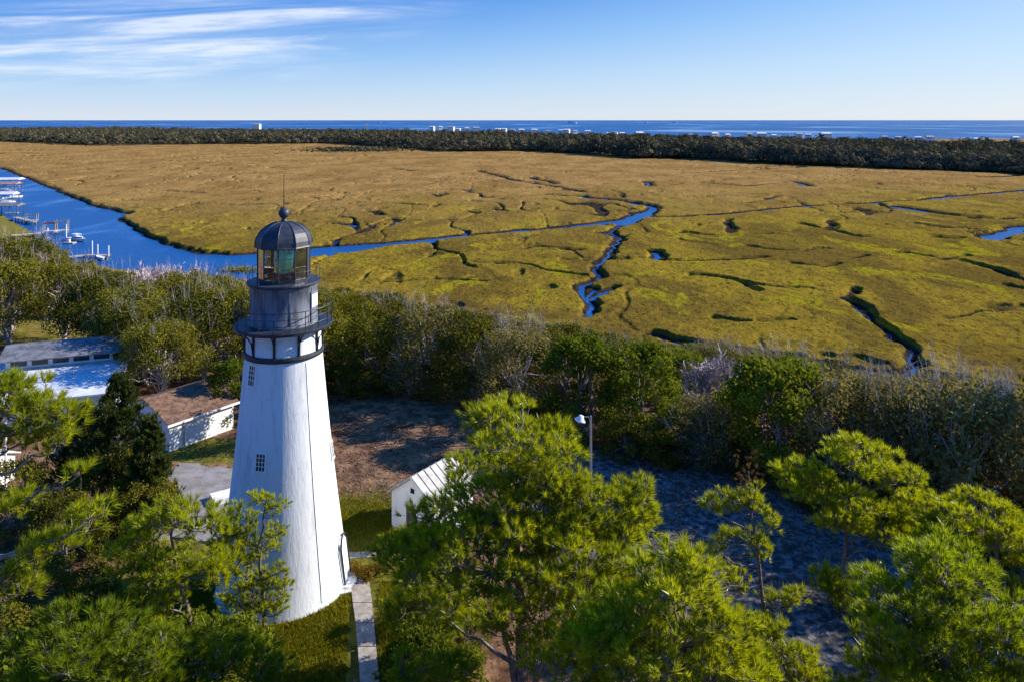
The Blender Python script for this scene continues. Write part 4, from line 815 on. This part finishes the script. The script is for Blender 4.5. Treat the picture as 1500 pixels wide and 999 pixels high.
# street lamp
b = PD(865.5, BP(47), 47); gz = hz(b.x, b.y); lp_ = thing('street_lamp', 'grey pole street lamp with a bent arm above the dark yard', 'street lamp', (b.x, b.y, gz)); T = 19.95 - gz
MB().tube([(0, 0, -.1), (0, 0, T)], [.085, .06], 10).build('pole', M['galv'], lp_)
MB().tube([(0, 0, T - .25), (-.15, -.02, T - .05), (-.4, -.05, T - .02), (-.55, -.05, T - .08)], .028, 6).build('arm', M['galv'], lp_)
hd = MB().lathe([(0, .16), (.14, .15), (.18, .02), (.33, -.10), (.36, -.17), (.0, -.171)], 20).build('lamp_head', M['boat'], lp_, True, loc=(-.62, -.06, T - .1)); hd.rotation_euler = (0, R(18), 0)
MB().lathe([(.0, -.30), (.12, -.27), (.18, -.172), (0, -.171)], 16).build('lens_cover', M['boat'], hd, True)
# ochre ground shrub by the door
rng = np.random.default_rng(77); random.seed(77); g = G(537, 843, 14.)
sb = thing('ochre_shrub', 'low clipped yellow brown shrub beside the lighthouse door', 'shrub', (g.x, g.y, 14.)); cs = [(random.gauss(0, .45), random.gauss(0, .4), random.uniform(.15, .6)) for _ in range(16)]
V, F = leaf_cloud(cs, [.38] * 16, [160] * 16, .06); link('foliage', mesh_np('foliage', V, F), M['shrub'], sb); tb = MB(); [tb.tube([(0, 0, -.1), c_], [.02, .008], 4) for c_ in cs]; tb.build('stems', M['oakbark'], sb)
# grass
def blades(n, f):
    p = f(n); x, y = p[:, 0], p[:, 1]; keep = np.hypot(x - LB.x, y - LB.y) > 3.45; x, y = x[keep], y[keep]; n = len(x); z = hill(x, y) - .02
    B = np.stack([x, y, z], -1); a_ = rng.uniform(0, 6.28, n); s = np.stack([np.cos(a_), np.sin(a_), np.zeros(n)], -1) * rng.uniform(.014, .034, (n, 1)); t = B + np.stack([rng.normal(0, .06, n), rng.normal(0, .06, n), rng.uniform(.08, .26, n)], -1)
    return np.stack([B - s, B + s, t], 1).reshape(-1, 3)
V = np.concatenate([blades(110000, lambda n: np.stack([rng.uniform(-19, -3, n), rng.uniform(27, 40, n)], -1)), blades(16000, lambda n: np.stack([rng.normal(-8.5, 2.6, n), rng.normal(46., 1.8, n)], -1))])
k = ~((V[:, 0] > -8.25 + (V[:, 1] - 40) * -.17 - .1) & (V[:, 0] < -7.15 + (V[:, 1] - 40) * -.17 + .12) & (V[:, 1] < 40.2)); kk = k.reshape(-1, 3).all(1); V = V.reshape(-1, 3, 3)[kk].reshape(-1, 3)
tag(link('grass', mesh_np('grass', V, np.arange(len(V)).reshape(-1, 3)), M['grass']), 'rough olive lawn grass around the lighthouse foot', 'grass', kind='stuff')

n_ = 26000; lx = np.concatenate([rng.normal(12, 9, n_), rng.normal(-5, 7, n_ // 2)]); ly = np.concatenate([rng.normal(46, 7, n_), rng.normal(56, 5, n_ // 2)])
k = (np.hypot(lx - LB.x, ly - LB.y) > 4) & (ly > 32); lx, ly = lx[k], ly[k]; k = fbm(lx / 3., ly / 3., 3, 90) > .47; lx, ly = lx[k], ly[k]
nn = rand_unit(len(lx)) * .45 + np.array((0, 0, 1.)); nn /= np.linalg.norm(nn, axis=1)[:, None]
V, F = quads_from(np.stack([lx, ly, hill(lx, ly) + .03], -1), nn, rng.uniform(.03, .11, len(lx)), .6)
tag(link('leaf_litter', mesh_np('leaf_litter', V, F), leafmat('fallen_leaves', (.09, .055, .035), (.38, .29, .21), .1, gloss=0)), 'fallen leaves scattered over the shaded yard', 'leaf litter', kind='stuff')

# ------------------------------------------------------------------ docks and boats on the river
def dock(label, pts, wd=1.6, z=1.5, rail=False, group='docks on the river'):
    p0 = Vector(pts[0]); o = thing('dock', label, 'dock', p0, 0, group); d = MB(); pl = []
    for a, b in zip(pts[:-1], pts[1:]):
        a = Vector(a) - p0; b = Vector(b) - p0; t = (b - a).normalized(); n = Vector((-t.y, t.x, 0)) * wd / 2
        d.prism([(a + n), (a - n), (b - n), (b + n)], z - .18, z); k = max(2, int((b - a).length / 3))
        for i in range(k + 1):
            for s in (-1, 1): pl.append(a.lerp(b, i / k) + n * s * .96)
    d.build('walkway_planks', M['wood'], o)
    for q in pl: MB().tube([(q.x, q.y, -1.4), (q.x, q.y, z + (1.0 if rail else .25))], .13, 7).build('piling', M['dwood'], o)
    return o
dock('long weathered wooden dock running out to the boat lift', [G(15, 352), G(50, 349), G(95, 343)], 2.2)
dock('low grey dock behind the tree tops at the river bend', [G(70, 384), G(125, 378), G(160, 378)], 1.8, .8)
dock('short dock nearer the covered slips', [G(22, 323), G(52, 330)], 2., 1.2)
def boat(label, loc, rz, L=6., cabin=True, m=None, group='boats on the river'):
    o = thing('motor_boat', label, 'boat', loc, rz, group); W = L * .32; secs = []; h = MB(); rows = 9; V = []
    for i in range(rows):
        t = i / (rows - 1); x = -L / 2 + L * t; wv = W / 2 * (1 if t < .55 else math.cos((t - .55) / .45 * math.pi / 2 * .97) ** .7); sh_ = .75 + .35 * t * t; kz = -.25 + .55 * max(0, t - .7) / .3
        V += [(x, -wv, sh_), (x, -wv * .85, .15), (x, 0, kz), (x, wv * .85, .15), (x, wv, sh_)]
    Fc = [(i * 5 + j, i * 5 + j + 1, i * 5 + 5 + j + 1, i * 5 + 5 + j) for i in range(rows - 1) for j in range(4)] + [(0, 1, 2, 3, 4)]
    h.add(V, Fc); h.build('hull', m or M['boat'], o, True)
    dk = MB(); dk.add([(V[i * 5][0], V[i * 5][1] * .97, V[i * 5][2] - .03) for i in range(rows)] + [(V[i * 5 + 4][0], V[i * 5 + 4][1] * .97, V[i * 5 + 4][2] - .03) for i in range(rows)], [(i, i + 1, rows + i + 1, rows + i) for i in range(rows - 1)]); dk.build('deck', M['boat'], o)
    if cabin:
        c = MB(); c.prism([(-L * .15, -W * .36), (L * .22, -W * .28), (L * .34, 0), (L * .22, W * .28), (-L * .15, W * .36)], .8, 1.45); cb_ = c.build('cabin', M['boat'], o)
        MB().prism([(-L * .152, -W * .362), (L * .222, -W * .283), (L * .345, 0), (L * .222, W * .283), (-L * .152, W * .362)], 1.05, 1.32).build('window_band', M['screen'], cb_)
        MB().box(-L * .22, L * .12, -W * .33, W * .33, 2.05, 2.13).build('hardtop', M['boat'], o)
        for x in (-L * .2, L * .1):
            for y in (-W * .3, W * .3): MB().tube([(x, y, .8), (x, y, 2.06)], .03, 5).build('stanchion', M['galv'], o)
        MB().tube([(-L * .1, 0, 2.1), (-L * .14, 0, 3.6)], .02, 4).build('aerial', M['galv'], o)
    MB().box(-L / 2 - .35, -L / 2, -.2, .2, .1, 1.15).build('outboard_motor', M['screen'], o)
    return o
boat('white cabin cruiser moored beyond the boat lift at the dock end', G(113, 353), R(-35), 9.)
boat('small open white skiff on the low dock by the trees', G(148, 381), R(150), 4.5, False)
boat('small skiff lying on the long dock beside the lift', G(74, 349) + Vector((0, 0, 1.5)), R(20), 4.5, False)
for i, (px, py) in enumerate(((8, 283), (6, 299), (18, 291))): boat(('white motor boat in the farthest covered slip', 'white motor boat in the slip nearest the roofed shelter', 'white motor boat on the outer berth of the covered slips')[i], G(px, py), R(10 + 20 * i), 9.)
def lift(label, loc, hgt, red=False):
    o = thing('boat_lift', label, 'boat lift', loc, R(20), 'boat lift posts on the dock')
    for x in (-1.8, 1.8):
        for y in (-1.4, 1.4): MB().tube([(x, y, -1.4), (x, y, hgt)], .17, 7).build('piling', M['wood'], o)
    for y in (-1.4, 1.4): MB().box(-2.1, 2.1, y - .12, y + .12, hgt - .5, hgt - .25).build('beam', M['red'] if red else M['wood'], o)
    MB().box(-1.9, 1.9, -1.6, 1.6, 1.15, 1.3).build('cradle', M['wood'], o)
lift('white boat lift posts at the end of the long dock', G(90, 343), 4.6); lift('boat lift with red beam left of the dock end', G(73, 344), 4.2, True); lift('boat lift posts on the short dock near the slips', G(46, 328), 3.6)
for i, (px, py, hgt) in enumerate(((135, 374, 4.), (143, 375, 3.2), (159, 376, 3.0), (97, 349, 4.4), (70, 349, 3.2))):
    o = MB().tube([(0, 0, -1.2), (0, 0, hgt)], .17, 8).build('mooring_post', M['white'], loc=G(px, py)); tag(o, ('tallest white mooring post of the low dock', 'shorter white mooring post in the middle of the low dock', 'white mooring post at the outer tip of the low dock', 'white mooring post right of the long dock end', 'white mooring post left of the boat lift')[i], 'mooring post', 'white mooring posts')
fl = MB().box(-1.8, 1.8, -1.1, 1.1, -.1, .35); o = thing('floating_platform', 'small floating platform with a box beside the cabin cruiser', 'float', G(101, 357)); fl.build('deck', M['wood'], o); MB().box(-.5, .3, -.4, .4, .35, 1.3).build('dock_box', M['boat'], o)
def slip_cover(label, loc, Lx, Wd, hgt, mr):
    o = thing('boat_shelter', label, 'boat shelter', loc, R(8), 'roofed boat shelters')
    MB().add([(-Lx / 2, -Wd / 2, hgt), (Lx / 2, -Wd / 2, hgt), (Lx / 2, 0, hgt + 1), (-Lx / 2, 0, hgt + 1), (-Lx / 2, Wd / 2, hgt), (Lx / 2, Wd / 2, hgt), (-Lx / 2, -Wd / 2, hgt - .15), (Lx / 2, -Wd / 2, hgt - .15), (-Lx / 2, Wd / 2, hgt - .15), (Lx / 2, Wd / 2, hgt - .15)], [(0, 1, 2, 3), (3, 2, 5, 4), (6, 7, 1, 0), (9, 8, 4, 5), (8, 9, 7, 6), (6, 0, 3, 4, 8), (7, 9, 5, 2, 1)]).build('roof', mr, o)
    for x in (-Lx / 2 + .4, 0, Lx / 2 - .4):
        for y in (-Wd / 2 + .4, Wd / 2 - .4): MB().tube([(x, y, -1.2), (x, y, hgt - .1)], .16, 6).build('post', M['dwood'], o)
    MB().box(-Lx / 2, Lx / 2, -Wd / 2, -Wd / 2 + 1.6, .9, 1.1).build('platform', M['wood'], o)
slip_cover('grey roofed boat shelter nearest the grassy bank', G(8, 315), 12, 7, 3.8, M['roofgrey']); slip_cover('white roofed boat shelter in the middle of the row', G(2, 297), 13, 7, 4.0, M['roofwhite']); slip_cover('farthest boat shelter with a reddish roof', G(4, 281), 16, 8, 4.2, mat('red_roof', (.28, .12, .09), .7, c2=(.4, .3, .26), scale=.6)); slip_cover('pale roofed far shelter behind the reddish one', G(10, 275), 16, 8, 4.6, M['roofwhite'])
# mud islet in the river
C0 = G(352, 398, 0); n_ = 700; C = np.stack([C0.x + rng.normal(0, 2.6, n_), C0.y + rng.normal(0, 1., n_), rng.random(n_) ** 2 * 1.3], -1); V, F = quads_from(C, rand_unit(n_), rng.uniform(.12, .3, n_)); tag(link('reed_islet', mesh_np('reed_islet', V, F), M['grass']), 'small dark reedy islet in the river left of the lantern', 'reed islet', kind='stuff')

# ------------------------------------------------------------------ beach houses and vessels
def house(label, px, py, wpx, hpx, big, seed):
    random.seed(seed); u_ = (px - 750) / FPX; Yh = float(np.interp(u_, bu, bY)) + 14; s = Yh / FPX
    W_ = wpx * s; top = CZ - (py - hpx - HY) * s; D_ = min(W_ * .7, 14); o = thing('beach_house', label, 'house', (u_ * Yh, Yh, 1.8), R(random.uniform(-25, 25)), 'beach houses along the sea')
    e = top - 1.8 - W_ * .12; MB().box(-W_ / 2, W_ / 2, -D_ / 2, D_ / 2, -.5, e).build('wall', M['farwhite'], o)
    r = MB(); hw = W_ / 2 + .5; hd_ = D_ / 2 + .5; tz = top - 1.8; r.add([(-hw, -hd_, e), (hw, -hd_, e), (hw, hd_, e), (-hw, hd_, e), (-hw * .75, 0, tz), (hw * .75, 0, tz)], [(0, 1, 5, 4), (2, 3, 4, 5), (1, 2, 5), (3, 0, 4), (3, 2, 1, 0)]); r.build('roof', M['farwhite'] if seed % 3 else M['farroof'], o)
    for i in range(3 if big else 2):
        x = -W_ * .3 + i * W_ * .3; MB().box(x - .8, x + .8, -D_ / 2 - .06, -D_ / 2 + .05, e - 2.6, e - 1.0).build('window', M['darkglass'], o)
HS = [(537, 188, 5, 3, 0), (633, 191, 7, 4, 0), (645, 191, 6, 4, 0), (661, 191, 9, 4, 0), (671, 193, 7, 3, 0), (684, 193, 7, 4, 0), (697, 193, 10, 5, 1), (729, 194, 8, 4, 0), (738, 194, 8, 4, 0), (751, 195, 8, 4, 0), (764, 195, 9, 4, 0), (783, 195, 9, 4, 0), (803, 196, 8, 3, 0), (822, 196, 8, 4, 0), (830, 196, 9, 5, 0), (842, 197, 8, 4, 0), (861, 197, 9, 4, 0), (892, 199, 8, 3, 0), (900, 199, 9, 4, 0), (911, 199, 8, 3, 0), (936, 200, 13, 5, 1),
      (1012, 201, 8, 3, 0), (1046, 201, 12, 5, 0), (1065, 202, 9, 4, 0), (1097, 202, 10, 5, 0), (1115, 202, 14, 6, 1), (1133, 203, 8, 4, 0), (1170, 203, 10, 6, 0), (1184, 204, 9, 6, 0), (1209, 204, 15, 8, 1), (1295, 205, 9, 4, 0), (1315, 206, 9, 4, 0), (1345, 206, 10, 4, 0), (1361, 206, 12, 5, 0), (1430, 208, 9, 4, 0), (1487, 208, 10, 6, 0), (376, 188, 11, 5, 1)]
for i, (px, py, wp_, hp, bg_) in enumerate(HS):
    lb = 'lone pale beach house far left above the dark wood' if px == 376 else ('single tiny white beach house left of the main row' if px == 537 else '%s beach house above the treetops, %s' % ('larger white' if bg_ else 'small white', 'left part of the row' if px < 700 else ('middle left of the row' if px < 800 else ('in the centre of the row' if px < 960 else ('right of centre in the row' if px < 1150 else ('right part of the row' if px < 1250 else 'sparse right end of the row'))))))
    house(lb, px, py, wp_, hp + 1.6, bg_, i)
def ship(label, px, py, Lp, hp):
    Yh = CZ * FPX / (py - HY); s = Yh / FPX; o = thing('ship', label, 'ship', (((px - 750) / FPX) * Yh, Yh, 0), 0, 'vessels on the sea'); L_ = Lp * s; H_ = hp * s
    MB().prism([(-L_ / 2, -L_ * .1), (L_ * .35, -L_ * .1), (L_ / 2, 0), (L_ * .35, L_ * .1), (-L_ / 2, L_ * .1)], -1, H_ * .45).build('hull', M['farwhite'], o)
    MB().box(-L_ * .38, -L_ * .02, -L_ * .07, L_ * .07, H_ * .45, H_).build('superstructure', M['farwhite'], o); MB().tube([(L_ * .1, 0, H_ * .4), (L_ * .1, 0, H_ * 1.4)], L_ * .012, 5).build('mast', M['farroof'], o)
ship('largest white vessel on the sea, right of the middle', 838, 181.5, 15, 3.4); ship('tiny white vessel on the sea, far left of the largest', 556, 181, 5, 2.); ship('tiny vessel right of the largest one', 946, 180.5, 5, 1.8); ship('tiny white vessel farthest right on the sea', 988, 180.5, 6, 2.)
# drop the prototypes that were never planted
for kind, lst in PROTO.items():
    for i, p in enumerate(lst):
        if (kind, i) not in used:
            for ch in list(p.children): bpy.data.objects.remove(ch)
            bpy.data.objects.remove(p)
